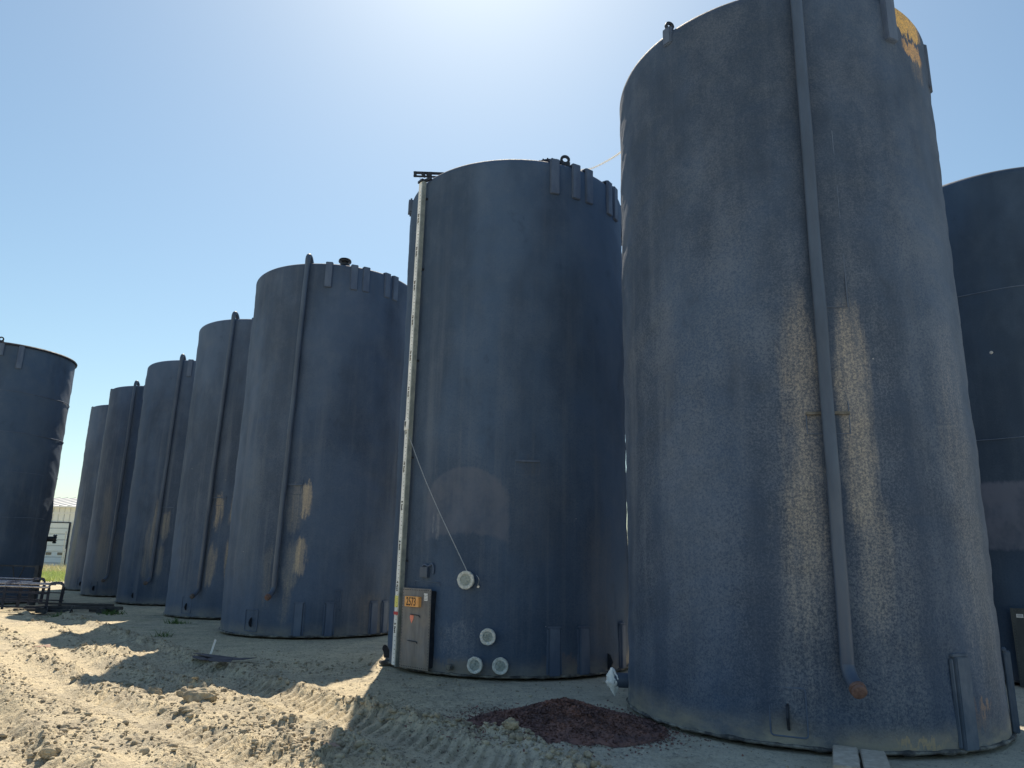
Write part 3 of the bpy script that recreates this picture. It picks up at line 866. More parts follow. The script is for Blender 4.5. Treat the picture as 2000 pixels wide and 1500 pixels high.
# ---- tank I, right edge, behind A
mI = tank_mat('foam_coat_right', 9, [], base=(0.048, 0.085, 0.150), dust=(0.108, 0.144, 0.192), coarse=1.0, bumpk=.6, smudge=.25, basedust=.3,
              patch=[(U(-118), 2.44, 1.3, .52, (.125, .145, .205), .85, .0)])
tI = tank('dark tank cropped by right frame edge behind the largest tank, with riveted door', (8.93, 12.73), 9, mI, 240, 140, .012, group='black foam-coated tanks outside the diagonal row', rr=.14)
for z in (6.03, 3.62):
    m = MB()
    m.tube([P(a, RAD + .003, z + .006 * math.sin(a * .2)) for a in range(-170, -20, 4)], .008, 6)
    m.build('coating_seam', M_strap, tI, smooth=True)
m = MB(); m.lathe([(.028, 0), (.02, .012), (.005, .015)], P(-130.7, RAD, 5.0), (lambda f: Matrix((f @ Vector((1, 0, 0)), f @ Vector((0, 0, 1)), f @ Vector((0, 1, 0)))).transposed())(frame(-130.7)), n=9); m.build('foam_chip', M_rope, tI)
th = -127.5; fr = frame(th)
m = MB(); m.box(P(th, RAD + .05, .54), (.56, .15, 1.02), fr); dI = m.build('door_panel', M_dark, tI, bevel=.01)
m = MB(); m.box(P(th, RAD + .132, .545), (.62, .012, 1.09), fr); m.build('door_face', M_doorI, dI, bevel=.003); fI = dI
rotl = Matrix((fr @ Vector((1, 0, 0)), fr @ Vector((0, 0, 1)), fr @ Vector((0, 1, 0)))).transposed()
def onf(x, z, y=.138): return P(th, RAD, 0) + fr @ Vector((x, y, 0)) + Vector((0, 0, z))
studs([onf(x, .03 + k * 1.03 / 25) for k in range(26) for x in (-.285, .285)] + [onf(-.285 + k * .57 / 14, 1.06) for k in range(1, 14)], [(.009, 0), (.007, .006), (.002, .009)], M_doorI, dI, rotl)
m = MB(); m.box(onf(-.20, .985, .141), (.085, .005, .05), fr); m.build('paper_label', M_white, fI)
m = MB()
for k in range(3): m.box(onf(-.20, .998 - k * .012, .145), (.065, .002, .003), fr)
m.build('label_print', M_rail, fI)
m = MB(); m.box(onf(-.02, .87, .145), (.16, .014, .11), fr); tg = m.build('number_tag', M_tagy, fI, bevel=.004)
m = MB(); m.box(onf(-.065, .89, .154), (.022, .004, .018), fr); m.box(onf(-.065, .855, .154), (.018, .004, .03), fr); m.build('tag_mark', M_ink, dI)

tJ = tank('black tank added unseen behind the largest tank to shade the ground at right', (5.5, 16.6), 10, mI, 120, 60, .012, group='black foam-coated tanks outside the diagonal row', rr=.14)  # unseen tank, added so its shadow covers the ground right of tank A
drain_pipe(tJ, -98, -100, .7, (-.03, .17), seed=10, r=.055)
for th in STRAPS_TOP: strap(tJ, th, 7.53, H, .155, .05)

# ---------------------------------------------------------------- ground
TRK1 = [(-13, 18.3), (-11, 16.0), (-8.8, 13.5), (-7.61, 11.95), (-6.84, 11.23), (-5.81, 10.01), (-4.73, 8.85), (-4.19, 8.53), (-3.68, 8.05), (-3.14, 7.53), (-2.63, 6.99), (-2.07, 6.41), (-1.5, 5.7), (-.9, 4.8)]
TRK2 = [(-13.5, 22), (-11.5, 19.5), (-9.9, 17.7), (-8.8, 16.4), (-7.7, 15.1), (-6.49, 13.75), (-5.59, 12.6), (-4.57, 11.5), (-3.84, 10.6), (-3.1, 9.8), (-2.4, 9.0), (-1.75, 8.25), (-1.2, 7.6), (-.7, 7.0), (-.15, 6.4), (.5, 5.6), (1.2, 4.6)]
TRK3 = [(-12, 15.4), (-10, 13.2), (-7.8, 10.8), (-6.2, 9.1), (-4.83, 7.5), (-4.28, 6.85), (-3.69, 6.2), (-3, 5.4)]
FUR = [(-8.2, 14.0), (-6.62, 12.21), (-5.43, 10.93), (-4.54, 9.96), (-3.9, 9.3)]
BERMR = [(-1.75, 8.85), (-1.26, 8.50), (-.7, 8.0), (-.18, 7.55), (.11, 7.40), (.37, 6.86), (.65, 6.3), (1.1, 5.6)]
def poly_ds(x, y, pts):
    pts = np.array(pts, float)
    best = np.full(x.shape, 1e9); sd_ = np.zeros(x.shape); sv = np.zeros(x.shape); s0 = 0
    for a, b in zip(pts[:-1], pts[1:]):
        d = b - a; L = math.hypot(*d); d = d / L
        t = np.clip((x - a[0]) * d[0] + (y - a[1]) * d[1], 0, L)
        px, py = x - (a[0] + d[0] * t), y - (a[1] + d[1] * t)
        dist = np.hypot(px, py); side = np.sign(d[0] * py - d[1] * px)
        m = dist < best
        best = np.where(m, dist, best); sd_ = np.where(m, dist * side, sd_); sv = np.where(m, s0 + t, sv)
        s0 += L
    return best, sd_, sv, s0
TANKC = [(3.423, 9.013), (.025, 12.883), (-4.424, 17.542), (-7.518, 21.69), (-11.296, 26.376), (-14.822, 30.509), (-17.798, 34.449), (-17.348, 24.452), (8.93, 12.73), (5.5, 16.6)]
def worley(x, y, sc, seed):
    x = x / sc + seed * 13.7; y = y / sc + seed * 7.9
    xi = np.floor(x).astype(int); yi = np.floor(y).astype(int)
    d1 = np.full(x.shape, 9.); d2 = np.full(x.shape, 9.); hv_ = np.zeros(x.shape)
    for ox in (-1, 0, 1):
        for oy in (-1, 0, 1):
            a, b = xi + ox, yi + oy
            px = a + PERM[a & 511, b & 511]; py = b + PERM[(a + 57) & 511, (b + 131) & 511]
            d = np.hypot(px - x, py - y); m = d < d1
            d2 = np.where(m, d1, np.minimum(d2, d)); hv_ = np.where(m, PERM[(a + 211) & 511, (b + 19) & 511], hv_); d1 = np.where(m, d, d1)
    return hv_, np.clip((d2 - d1) * 3.0, 0, 1)
def height(x, y):
    x = np.asarray(x, float); y = np.asarray(y, float)
    near = np.clip((38 - np.hypot(x, y)) / 20, 0, 1)
    # how churned up the surface is: strongest left of the tank row
    rowd = (y - 12.883) * .76 + (x - .025) * .65      # <0 towards the camera/left of the row line
    churn = np.clip((-rowd - 2.2) / 1.6, 0, 1) * near
    n_ = fbm(x, y, .9, 4, 21)
    z = .014 * fbm(x, y, 3.5, 3, 1) + (.008 + .008 * churn) * n_
    z += (.008 + .008 * churn) * fbm(x, y, .22, 3, 31)
    z += (.007 + .016 * churn) * (.28 - np.abs(fbm(x, y, .16, 3, 33))) * np.clip(fbm(x, y, 1.3, 2, 35) * 2 + .5, .1, 1)
    z += (.006 + .010 * churn) * fbm(x, y, .075, 3, 41) * near
    lump = np.abs(fbm(x, y, .42, 4, 51)); z += .016 * churn * np.clip(.16 - lump, 0, 1) / .16 * np.clip(fbm(x, y, 2.0, 2, 61) + .35, 0, 1)
    bx, by = x + .05 * fbm(x, y, .15, 2, 111), y + .05 * fbm(x, y, .15, 2, 112)
    w1, e1_ = worley(bx, by, .16, 1); w2, e2_ = worley(bx, by, .07, 2)
    cmask = churn * np.clip(fbm(x, y, 1.4, 3, 121) * 2.2 + .25, 0, 1)
    crumb = .023 * w1 ** 2 * e1_ + .014 * w2 ** 1.5 * e2_
    z += cmask * crumb
    z += (.002 + .003 * churn) * near * fbm(x, y, .035, 2, 43)
    wig = fbm(x, y, .8, 2, 71) * .08; cl = fbm(x, y, .14, 3, 81); cl2 = fbm(x, y, .35, 3, 91); cl3 = fbm(x, y, .07, 2, 95)
    def track(pts, half, dep, bermh, lug, pitch, chev, one=0, fade=(0, 0)):
        nonlocal z
        ad, d, s, L = poly_ds(x, y, pts)
        m = ad < half * 3
        if not m.any(): return
        e = np.clip(s / 1.0, 0, 1) * np.clip((L - s) / .3, 0, 1)
        dd = np.abs(d + wig)
        ch = 1 / (1 + np.exp((dd - half) / (.05)))
        ph = (s + chev * dd) / pitch
        lugw = np.clip(np.sin(ph * 2 * np.pi) * 3.5, -1, 1)
        var = np.clip(.65 + .6 * fbm(x, y, 1.1, 2, 101), .15, 1.3)
        z = z * (1 - .45 * ch * e * m)
        z = z + m * e * (-dep * ch + lug * lugw * np.exp(-((dd - half * .75) / (half * .55)) ** 4) * var)
        for sg in (-1, 1):
            if one and sg != one: continue
            b = np.exp(-((sg * (d + wig) - half * 1.28) / .16) ** 2)
            z = z + m * e * b * (bermh * np.clip(.6 + .8 * cl2 + .5 * cl, 0, 1.5) + 1.3 * crumb)
    track(TRK2, .36, .065, .048, .030, .17, .6)
    track(TRK1, .28, .035, .035, .030, .15, .6)
    track(TRK3, .28, .06, .06, .026, .16, .6)
    track(FUR, .24, .07, .045, .0, .2, 0)
    ad, d, s, L = poly_ds(x, y, BERMR)
    z = z + np.exp(-(ad / .12) ** 2) * (.045 * np.clip(.8 + 1.0 * cl + .5 * cl2, .1, 1.8) + 1.6 * crumb)
    z = z + np.exp(-((ad - .0 + 0) / .5) ** 2) * .02
    for cx, cy, rx, ry, dd_ in ((-5.6, 11.3, 1.3, 1.1, .07), (-4.2, 10.6, .9, .7, .05), (-8.2, 15.2, 1.2, 1.2, .06)):
        z = z - dd_ * np.exp(-(((x - cx) / rx) ** 2 + ((y - cy) / ry) ** 2))
    # clod heaps
    for cx, cy, r, h in ((-2.3, 7.85, .5, .07), (-1.75, 7.1, .5, .12), (-1.35, 6.55, .4, .13), (-3.95, 9.45, .3, .08), (-3.4, 8.7, .3, .04), (-4.0, 7.0, .35, .08), (.08, 7.42, .16, .09), (-3.2, 11.8, .7, .06), (-7.0, 14.6, .5, .10), (-6.2, 13.0, .4, .05), (-4.5, 10.0, .5, .08)):
        q = np.exp(-(((x - cx) ** 2 + (y - cy) ** 2) / r ** 2)); z = z + q * (.32 * h * np.clip(.7 + 1.0 * cl2, 0, 2) + 1.9 * crumb)
    # firm level ground round the tanks
    for cx, cy in TANKC:
        d = np.hypot(x - cx, y - cy); k = np.clip((d - RAD - .12) / .7, 0, 1); k = k * k * (3 - 2 * k)
        z = z * k + (1 - k) * (.004 * cl - .004) * (d > RAD * .9) - (d < RAD - .15) * .02
    # pile and timbers
    z = z * (1 - np.exp(-(((x - 2.85) / .6) ** 2 + ((y - 6.5) / .5) ** 2) ** 2))
    far = np.clip((np.hypot(x, y) - 45) / 60, 0, 1)
    return z * (1 - far)

ang = np.concatenate([np.arange(-178, -48, 5.0), np.arange(-44, 42, .11), np.arange(45, 182, 5.0)])
ang = np.append(ang[ang < 182], 182.0)
rr_ = [.0, .8, 1.6, 2.4, 3.2, 3.8]; q = 4.1
while q < 6000:
    rr_.append(q)
    q *= 1.0036 if q < 11 else (1.0060 if q < 24 else (1.014 if q < 60 else 1.25))
rr_ = np.array(rr_)
A_, Q_ = np.meshgrid(np.radians(ang), rr_, indexing='ij')
gx = Q_ * np.sin(A_); gy = Q_ * np.cos(A_)
gz = height(gx, gy)
n = len(rr_)
i, j = np.meshgrid(np.arange(len(ang) - 1), np.arange(n - 1), indexing='ij')
a = (i * n + j).ravel(); b = ((i + 1) * n + j).ravel()
gme = np_mesh('ground', np.stack([gx, gy, gz], -1).reshape(-1, 3), np.stack([a, a + 1, b + 1, b], 1))
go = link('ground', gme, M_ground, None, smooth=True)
tag(go, kind='structure')

# ---------------------------------------------------------------- loose clods (uncountable)
def ico(sub):
    bm = bmesh.new(); bmesh.ops.create_icosphere(bm, subdivisions=sub, radius=1)
    v = np.array([q.co[:] for q in bm.verts]); f = np.array([[k.index for k in q.verts] for q in bm.faces]); bm.free()
    return v, f
def scatter(pos, size, sub, jit, flat=.7):
    v, f = ico(sub); N = len(pos)
    ra = rng.random(N) * 6.283
    ax = 1 + rng.uniform(-.35, .35, (N, 3)); ax[:, 2] *= flat
    V = v[None] * (1 + rng.uniform(-jit, jit, (N, len(v), 1))) * ax[:, None, :] * size[:, None, None]
    c, s = np.cos(ra)[:, None], np.sin(ra)[:, None]
    X = V[..., 0] * c - V[..., 1] * s; Y = V[..., 0] * s + V[..., 1] * c
    V = np.stack([X, Y, V[..., 2]], -1) + pos[:, None, :]
    F = f[None] + (np.arange(N) * len(v))[:, None, None]
    return V.reshape(-1, 3), F.reshape(-1, 3)
def along(pts, N, off, spread):
    pts = np.array(pts, float); seg = np.diff(pts, axis=0); L = np.hypot(seg[:, 0], seg[:, 1])
    k = rng.choice(len(L), N, p=L / L.sum()); t = rng.random(N)
    d = seg[k] / L[k][:, None]
    o = off + rng.normal(0, spread, N)
    return pts[k] + seg[k] * t[:, None] + np.stack([-d[:, 1], d[:, 0]], 1) * o[:, None]
P2 = [along(TRK2, 1100, .50, .10), along(TRK2, 900, -.50, .12), along(TRK1, 900, .40, .10), along(TRK1, 900, -.40, .12), along(TRK3, 600, .40, .10), along(FUR, 400, .30, .09), along(BERMR, 900, 0, .10),
      rng.normal((-2.3, 7.75), (.42, .35), (420, 2)), rng.normal((-1.6, 6.95), (.35, .30), (620, 2)), rng.normal((-4.1, 9.5), (.5, .25), (220, 2)), rng.normal((-4.0, 7.0), (.4, .35), (260, 2)), rng.normal((-3.1, 11.8), (.7, .35), (300, 2)),
      np.stack([rng.uniform(-9, 1.0, 3800), rng.uniform(5.6, 14, 3800)], 1), np.stack([rng.uniform(-3, 7, 1400), rng.uniform(5.8, 12, 1400)], 1)]
P2 = np.concatenate(P2)
sz = np.clip(np.exp(rng.normal(-4.55, .60, len(P2))), .003, .042)
sz[-5200:] *= .6
keep = np.ones(len(P2), bool)
for cx, cy in TANKC: keep &= np.hypot(P2[:, 0] - cx, P2[:, 1] - cy) > RAD + .1
P2, sz = P2[keep], sz[keep]
hz = height(P2[:, 0], P2[:, 1])
pos = np.stack([P2[:, 0], P2[:, 1], hz + sz * .25], 1)
big = sz > .022
v1, f1 = scatter(pos[big], sz[big], 1, .30); v2, f2 = scatter(pos[~big], sz[~big], 1, .34)
cm = np_mesh('loose_clods', np.concatenate([v1, v2]), None, np.concatenate([f1, f2 + len(v1)]))
tag(link('loose_clods', cm, M_clod), 'loose dried mud crumbs scattered along the wheel ruts', 'dirt', kind='stuff')

# individual big clods
def clod(x, y, s, label, asp=(1.3, 1, .75), seed=1, rz=0):
    s = s * .8
    v, f = ico(4)
    rn = np.random.default_rng(seed)
    k = 1 + .34 * fbm(v[:, 0] * 1.1 + seed * 7, v[:, 1] * 1.1 + v[:, 2] * .9, .8, 3, seed) + .34 * fbm(v[:, 0] - v[:, 2] + 9, v[:, 1] + v[:, 2], .33, 4, seed + 3)
    v = v * k[:, None] * np.array(asp) * s
    o = link('mud_clod', np_mesh('mud_clod', v, None, f), M_clod, None)
    o.location = (x, y, float(height(np.array([x]), np.array([y]))[0]) + s * asp[2] * .45); o.rotation_euler = (0, 0, rz)
    tag(o, label, 'clod', 'large dried mud clods by the wheel ruts')
clod(-3.42, 8.78, .145, 'largest mud clod, blocky with pale top, just past the shadow tip', (1.5, .9, .72), 1, .1)
clod(-3.75, 9.15, .10, 'dark rounded mud clod touching the left of the largest clod', (1, .8, .8), 2)
clod(-3.28, 8.27, .125, 'wide flat mud clod lying right below the largest clod', (1.35, .9, .62), 3, -.1)
clod(-3.58, 8.35, .085, 'small mud clod left of the wide flat one', (1.2, .9, .65), 4)
clod(-4.22, 9.42, .10, 'ragged mud clod on shadow edge, left of the group of clods', (1.2, .9, .7), 5)
clod(.06, 7.40, .075, 'pale mud clod crowning the berm left of the rust heap', (1.0, .8, .85), 6)
clod(-3.75, 6.60, .085, 'sunlit mud clod near the bottom left corner', (1.1, .9, .8), 7)
clod(-4.12, 7.45, .06, 'small dark sunlit clod alone on flat ground at left', (1.1, .9, .7), 8)
clod(-5.15, 10.6, .09, 'angular clod at the end of the shaded furrow', (1.2, .9, .7), 9)

# ---------------------------------------------------------------- heap of rust flakes
hx, hy = .62, 8.10
def heap_h(x, y):
    u = (x - hx) / 1.05; v = (y - hy) / .85
    d = np.sqrt(u * u + v * v + .06 * np.sin(3 * np.arctan2(v, u) + 1) * (u * u + v * v))
    return .27 * np.clip(1 - d, 0, 1) ** 1.3 * (1 + .12 * fbm(x, y, .25, 3, 7)) 
gxs, gys = np.meshgrid(np.linspace(hx - 1.15, hx + 1.15, 150), np.linspace(hy - .9, hy + .9, 130), indexing='ij')
hh = heap_h(gxs, gys); gzz = height(gxs, gys)
zz = np.where(hh > .002, np.maximum(gzz, 0) * .4 + hh + .012, -.1) + .008 * fbm(gxs, gys, .05, 3, 3)
n = 130; i, j = np.meshgrid(np.arange(149), np.arange(n - 1), indexing='ij'); a = (i * n + j).ravel(); b = a + n
hv = np.stack([gxs, gys, zz], -1).reshape(-1, 3); hq = np.stack([a, b, b + 1, a + 1], 1)
N = 15000
fx = hx + rng.normal(0, .50, N); fy = hy + rng.normal(0, .38, N)
ok = (np.hypot(fx - 3.423, fy - 9.013) > RAD + .02); fx, fy = fx[ok], fy[ok]; N = len(fx)
hb = heap_h(fx, fy); fz = np.where(hb > .002, np.maximum(height(fx, fy), 0) * .4 + hb + .016, height(fx, fy) + .006)
sc = rng.uniform(.006, .017, N)
e1 = rng.normal(size=(N, 3)); e1[:, 2] *= .45; e1 /= np.linalg.norm(e1, axis=1)[:, None]
e2 = np.cross(e1, rng.normal(size=(N, 3)) * [.4, .4, 1] + [0, 0, 1]); e2 /= np.linalg.norm(e2, axis=1)[:, None]
c = np.stack([fx, fy, fz], 1)
asp = rng.uniform(.35, .9, N)
fv = np.stack([c - e1 * sc[:, None] - e2 * (sc * asp)[:, None], c + e1 * sc[:, None] - e2 * (sc * asp * .8)[:, None], c + e1 * (sc * .8)[:, None] + e2 * (sc * asp)[:, None], c - e1 * (sc * .9)[:, None] + e2 * (sc * asp * .9)[:, None]], 1).reshape(-1, 3)
fq = (np.arange(N) * 4)[:, None] + np.arange(4)[None] + len(hv)
tag(link('flake_heap', np_mesh('flake_heap', np.concatenate([hv, fv]), np.concatenate([hq, fq])), M_flake), 'low heap of reddish brown rust flakes beside the largest tank', 'heap')

# ---------------------------------------------------------------- timbers under the rim of tank A
def timber(a, b, wd, th_, label):
    a = Vector((*a, th_ / 2 + .004)); b = Vector((*b, th_ / 2 + .004))
    m = MB(); d = (b - a).normalized(); x = Vector((-d.y, d.x, 0))
    m.box((a + b) / 2, (wd, (b - a).length, th_), Matrix((x, d, Vector((0, 0, 1)))).transposed())
    tag(m.build('timber_block', M_wood, None, bevel=.008), label, 'timber', 'timber blocks under the largest tank')
timber((2.69, 6.30), (2.98, 6.98), .20, .11, 'left of two grey timber blocks poking out under the largest tank')
timber((2.87, 6.14), (3.18, 6.90), .20, .10, 'right of two grey timber blocks poking out under the largest tank')

# ---------------------------------------------------------------- white bag tied on nozzle
v, f = ico(4)
k = .8 + .75 * np.abs(fbm(np.arctan2(v[:, 1], v[:, 0]) * 2.6, v[:, 2] * .9, .5, 3, 4)) + .35 * fbm(v[:, 0] * 3, v[:, 2] * 3, .5, 3, 9)
taper = np.where(v[:, 2] < 0, 1 + v[:, 2] * .75, 1 - v[:, 2] * .35)
vb = np.stack([v[:, 0] * k * taper * .075, v[:, 1] * k * taper * .095, v[:, 2] * .165], 1)
o = link('plastic_bag', np_mesh('plastic_bag', vb, None, f), M_bag)
o.location = nozA + Vector((-.015, 0, -.02)); o.rotation_euler = (0, R_(-6), R_(25))
tag(o, 'crumpled white plastic bag tied over the side nozzle of the largest tank', 'bag')

# ---------------------------------------------------------------- white rope between roofs
m = MB(); m.tube(bez([(.72, 12.2, 8.25), (1.0, 12.1, 8.42), (1.16, 11.97, 8.50), (1.31, 11.9, 8.49), (1.42, 11.7, 8.43), (1.59, 11.3, 8.33), (1.73, 10.9, 8.24), (1.87, 10.4, 8.15), (2.2, 10.1, 8.22)], 6), .016, 8)
tag(m.build('rope', M_rope, None, smooth=True), 'thin white rope hanging slack between the roofs of the two nearest tanks', 'rope')

# ---------------------------------------------------------------- steel railings lying at left
def railing(name_label, x0, x1, y, z0, h_, depth, posts, rails, grp, seed=0):
    t = empty('steel_railing', (x0, y, 0), name_label, 'railing', grp)
    W = x1 - x0
    def arch(x, nm):
        m = MB(); pts = []
        m.bar((x, 0, z0), (x, 0, z0 + h_ * .86), .07, .018, up=(0, 1, 0))
        pts = bez([(x, 0, z0 + h_ * .84), (x + .0, .01, z0 + h_ * .95), (x - .01, depth * .18, z0 + h_), (x - .02, depth * .5, z0 + h_ * 1.01), (x - .03, depth * .85, z0 + h_ * .97), (x - .04, depth, z0 + h_ * .82)], 4)
        ho = MB()
        for a_, b_ in zip(pts[:-1], pts[1:]): ho.bar(a_, b_ + (b_ - a_) * .05, .08, .018, up=(1, 0, 0))
        m.bar((x - .04, depth, z0 + h_ * .84), (x - .10, depth * 1.05, z0), .09, .018, up=(0, 1, 0))
        ps_ = m.build(nm, M_rail, t); ho.build('hoop', M_raillit, ps_)
    for p_ in posts: arch(p_ * W, 'hoop_post')
    for (fz, fy, wd) in rails:
        m = MB(); ta, tb = (-.0, depth * fy - .012, z0 + h_ * fz + .05), (W, depth * fy - .012, z0 + h_ * fz)
        if fz > .8: m.tube([ta, tb], wd * .5, 10); m.build('rail', M_raillit, t, smooth=True)
        else: m.bar(ta, tb, .018, wd * .7, up=(0, 0, 1)); m.build('rail', M_rail, t)
    return t
GR = 'steel railing sections stacked at left'
railing('front steel railing section with hooped end posts, left of the black tubes', -16.2, -12.62, 21.0, .06, .70, .75, (.03, .66, .995),
        [(.86, 0, .05), (.62, 0, .05), (.30, 0, .05), (.08, 0, .06), (.95, .35, .04), (.98, .6, .04), (.60, 1, .04), (.30, 1, .05)], GR)
railing('rear steel railing section, its bright hoop standing just behind the front one', -17.6, -13.95, 22.35, .10, .72, .7, (.3, .99),
        [(.90, 0, .05), (.99, .4, .045), (.60, 0, .05), (.30, 0, .04), (.62, 1, .04)], GR)
# taller guard frame behind
t = empty('guard_rail', (-17.5, 23.4, 0), 'tall thin black guard frame standing against the left tank', 'guard rail')
def fr_part(nm, segs, w_=.04):
    m = MB()
    for a_, b_ in segs: m.bar(Vector(a_) , Vector(b_), w_, w_)
    m.build(nm, M_dark, t)
gx1 = 2.98
fr_part('top_rail', [((0, 0, 1.20), (gx1, 0, 1.16))], .045)
fr_part('post', [((gx1, 0, .0), (gx1, 0, 1.20))], .12)
fr_part('post', [((1.6, 0, .0), (1.6, 0, 1.17))], .05)
fr_part('post', [((.3, 0, .0), (.3, 0, 1.17))], .05)
fr_part('lower_rail', [((0, 0, .62), (1.9, 0, .60))], .05)
for sg in (((.9, 0, 1.17), (.35, 0, .65)), ((2.2, 0, 1.15), (2.32, 0, .70)), ((2.55, 0, 1.15), (2.4, 0, .68))): fr_part('brace', [sg], .025)
m = MB(); m.lathe([(.11, 0), (.11, .04), (.07, .045), (.07, .06)], (1.1, -.04, .72), Matrix(((1, 0, 0), (0, 0, -1), (0, 1, 0))), n=18); m.build('round_fitting', M_wood, t, smooth=True)
# black square tubes on the ground
tubes = [((-13.4, 21.35, .10), (-10.55, 21.0, .15), .085, 'longest black steel tube on the ground, ending right of the railings'),
         ((-13.3, 21.75, .10), (-11.15, 21.7, .13), .075, 'black steel tube behind the longest tube, with its end showing'),
         ((-13.2, 21.55, .20), (-11.05, 21.5, .20), .055, 'thin black tube lying across the top of the tube stack'),
         ((-13.6, 21.15, .05), (-11.9, 20.98, .05), .07, 'short black tube lying foremost in front of the tube stack'),
         ((-11.55, 21.2, .06), (-10.70, 21.08, .06), .07, 'short black offcut under the far end of the longest tube')]
for a_, b_, w_, lb in tubes:
    m = MB(); m.bar(a_, b_, w_, w_)
    tag(m.build('steel_tube', M_dark, None, bevel=.006), lb, 'tube', 'black steel tubes lying on the ground')
for x, y, rz, lb in ((-11.05, 20.93, .1, 'black block supporting the right end of the steel tubes'), (-12.66, 20.86, .2, 'black block under the front post of the railings')):
    m = MB(); m.box((0, 0, .06), (.26, .16, .12)); m.box((.0, 0, .125), (.16, .2, .03))
    o = m.build('support_block', M_dark, None, bevel=.01); o.location = (x, y, 0); o.rotation_euler = (0, 0, rz); tag(o, lb, 'block', 'blocks under the steel stack')
m = MB(); m.tube(bez([(-12.45, 20.75, .16), (-12.3, 20.5, .06), (-12.2, 20.2, .03), (-12.5, 19.95, .03), (-12.9, 19.85, .03)], 6), .012, 6)
tag(m.build('bent_wire', M_dark, None), 'thin bent dark wire on the ground below the railings', 'wire')
m = MB(); m.tube([(-11.75, 20.6, .02), (-11.70, 20.65, .22)], .018, 6)
tag(m.build('stake', M_dark, None), 'short dark stake upright in front of the black tubes', 'stake')

# ---------------------------------------------------------------- dark sheet scraps
def scrap(pts, label, lift=.05, mat=M_sheet, nm='sheet_scrap', tk=.008):
    hm = max(float(height(np.array([p[0]]), np.array([p[1]]))[0]) for p in pts)
    hgt = [hm + lift * .35 + .012 * math.sin(i_ * 2.3) + (p[2] if len(p) > 2 else 0) for i_, p in enumerate(pts)]
    c0 = Vector((sum(p[0] for p in pts) / len(pts), sum(p[1] for p in pts) / len(pts), 0))
    m = MB(); n = len(pts)
    top = [Vector((p[0], p[1], h)) - c0 for p, h in zip(pts, hgt)]
    m.add([v - Vector((0, 0, tk)) for v in top] + top, [tuple(range(n)), tuple(reversed(range(n, 2 * n)))] + [(k, k + n, (k + 1) % n + n, (k + 1) % n) for k in range(n)])
    o = m.build(nm, mat, None); o.location = c0; return tag(o, label, 'scrap', 'flat dark scraps lying in the mud')
scrap([(-5.15, 12.75), (-4.9, 12.62), (-4.25, 12.35), (-3.95, 12.30), (-4.1, 12.05), (-4.45, 12.1), (-4.75, 12.3)], 'largest torn dark sheet lying in the shaded mud', .07)
scrap([(-5.1, 12.6, .0), (-4.8, 12.5), (-4.55, 12.15), (-4.75, 12.1), (-4.98, 12.35)], 'torn dark sheet lying left under the largest sheet', .045)
scrap([(-4.6, 12.0), (-4.2, 11.95), (-4.15, 11.72), (-4.45, 11.65)], 'small dark sheet nearest the viewer in front of the largest sheet', .05)
scrap([(-8.15, 13.35), (-7.95, 13.5, .02), (-7.88, 13.42), (-8.05, 13.28)], 'reddish brown shard lying in sunlit mud at left', .03, M_shard)
scrap([(-1.60, 6.98), (-1.47, 7.01, .0), (-1.43, 6.94), (-1.54, 6.91)], 'small pinkish brown shard among the clods at bottom', .05, M_shard)
m = MB(); m.prism([(-.015, 0), (.02, 0), (.075, .22), (.045, .235)], (0, 0, 0), Matrix.Identity(3), .008)
o = m.build('plastic_strip', M_rope, None); o.location = (-4.85, 12.72, .05); tag(o, 'narrow white plastic strip standing up behind the dark sheets', 'strip')

# ---------------------------------------------------------------- weeds, grass
M_grass = simple('grass_blade', (.38, .50, .14), (.62, .66, .30), 3, .7, spec=.2, bump=0)
M_weed = simple('weed_leaf', (.07, .13, .04), (.12, .18, .06), 8, .7, spec=.2, bump=0)
M_straw = simple('dry_grass', (.66, .57, .36), (.78, .70, .48), 3, .8, spec=.2, bump=0)
def blades(N, xs, ys, hs, wd, ox=0, oy=0, lean=.5, hfun=None):
    z = hfun(xs + ox, ys + oy) if hfun else height(xs + ox, ys + oy)
    a_ = rng.random(N) * 6.283; dx, dy = np.cos(a_) * wd, np.sin(a_) * wd
    lx, ly = rng.normal(0, lean, N) * hs, rng.normal(0, lean, N) * hs
    p0 = np.stack([xs - dx, ys - dy, z], 1); p1 = np.stack([xs + dx, ys + dy, z], 1); p2 = np.stack([xs + lx, ys + ly, z + hs], 1)
    return np.stack([p0, p1, p2], 1).reshape(-1, 3), np.arange(3 * N).reshape(-1, 3)
N = 42000
t_ = rng.random(N) ** .8; ys = 41 + 25 * t_; xs = -.605 * ys + rng.uniform(-9, 6, N)
pat = fbm(xs, ys, 2.5, 3, 5)
kp = pat > -.22 - .25 * rng.random(N); xs, ys = xs[kp], ys[kp]; N = len(xs)
v, f = blades(N, xs, ys, rng.uniform(.12, .38, N), rng.uniform(.012, .04, N))
tag(link('grass', np_mesh('grass', v, None, f), M_grass), 'bright green weedy grass strip before the white shed', 'grass', kind='stuff')
N = 9000; ys = rng.uniform(52, 69, N); xs = -.605 * ys + rng.uniform(-9, 7, N)
v, f = blades(N, xs, ys, rng.uniform(.3, .7, N), rng.uniform(.012, .03, N))
tag(link('dry_grass', np_mesh('dry_grass', v, None, f), M_straw), 'dry straw coloured grass along the foot of the white shed', 'grass', kind='stuff')
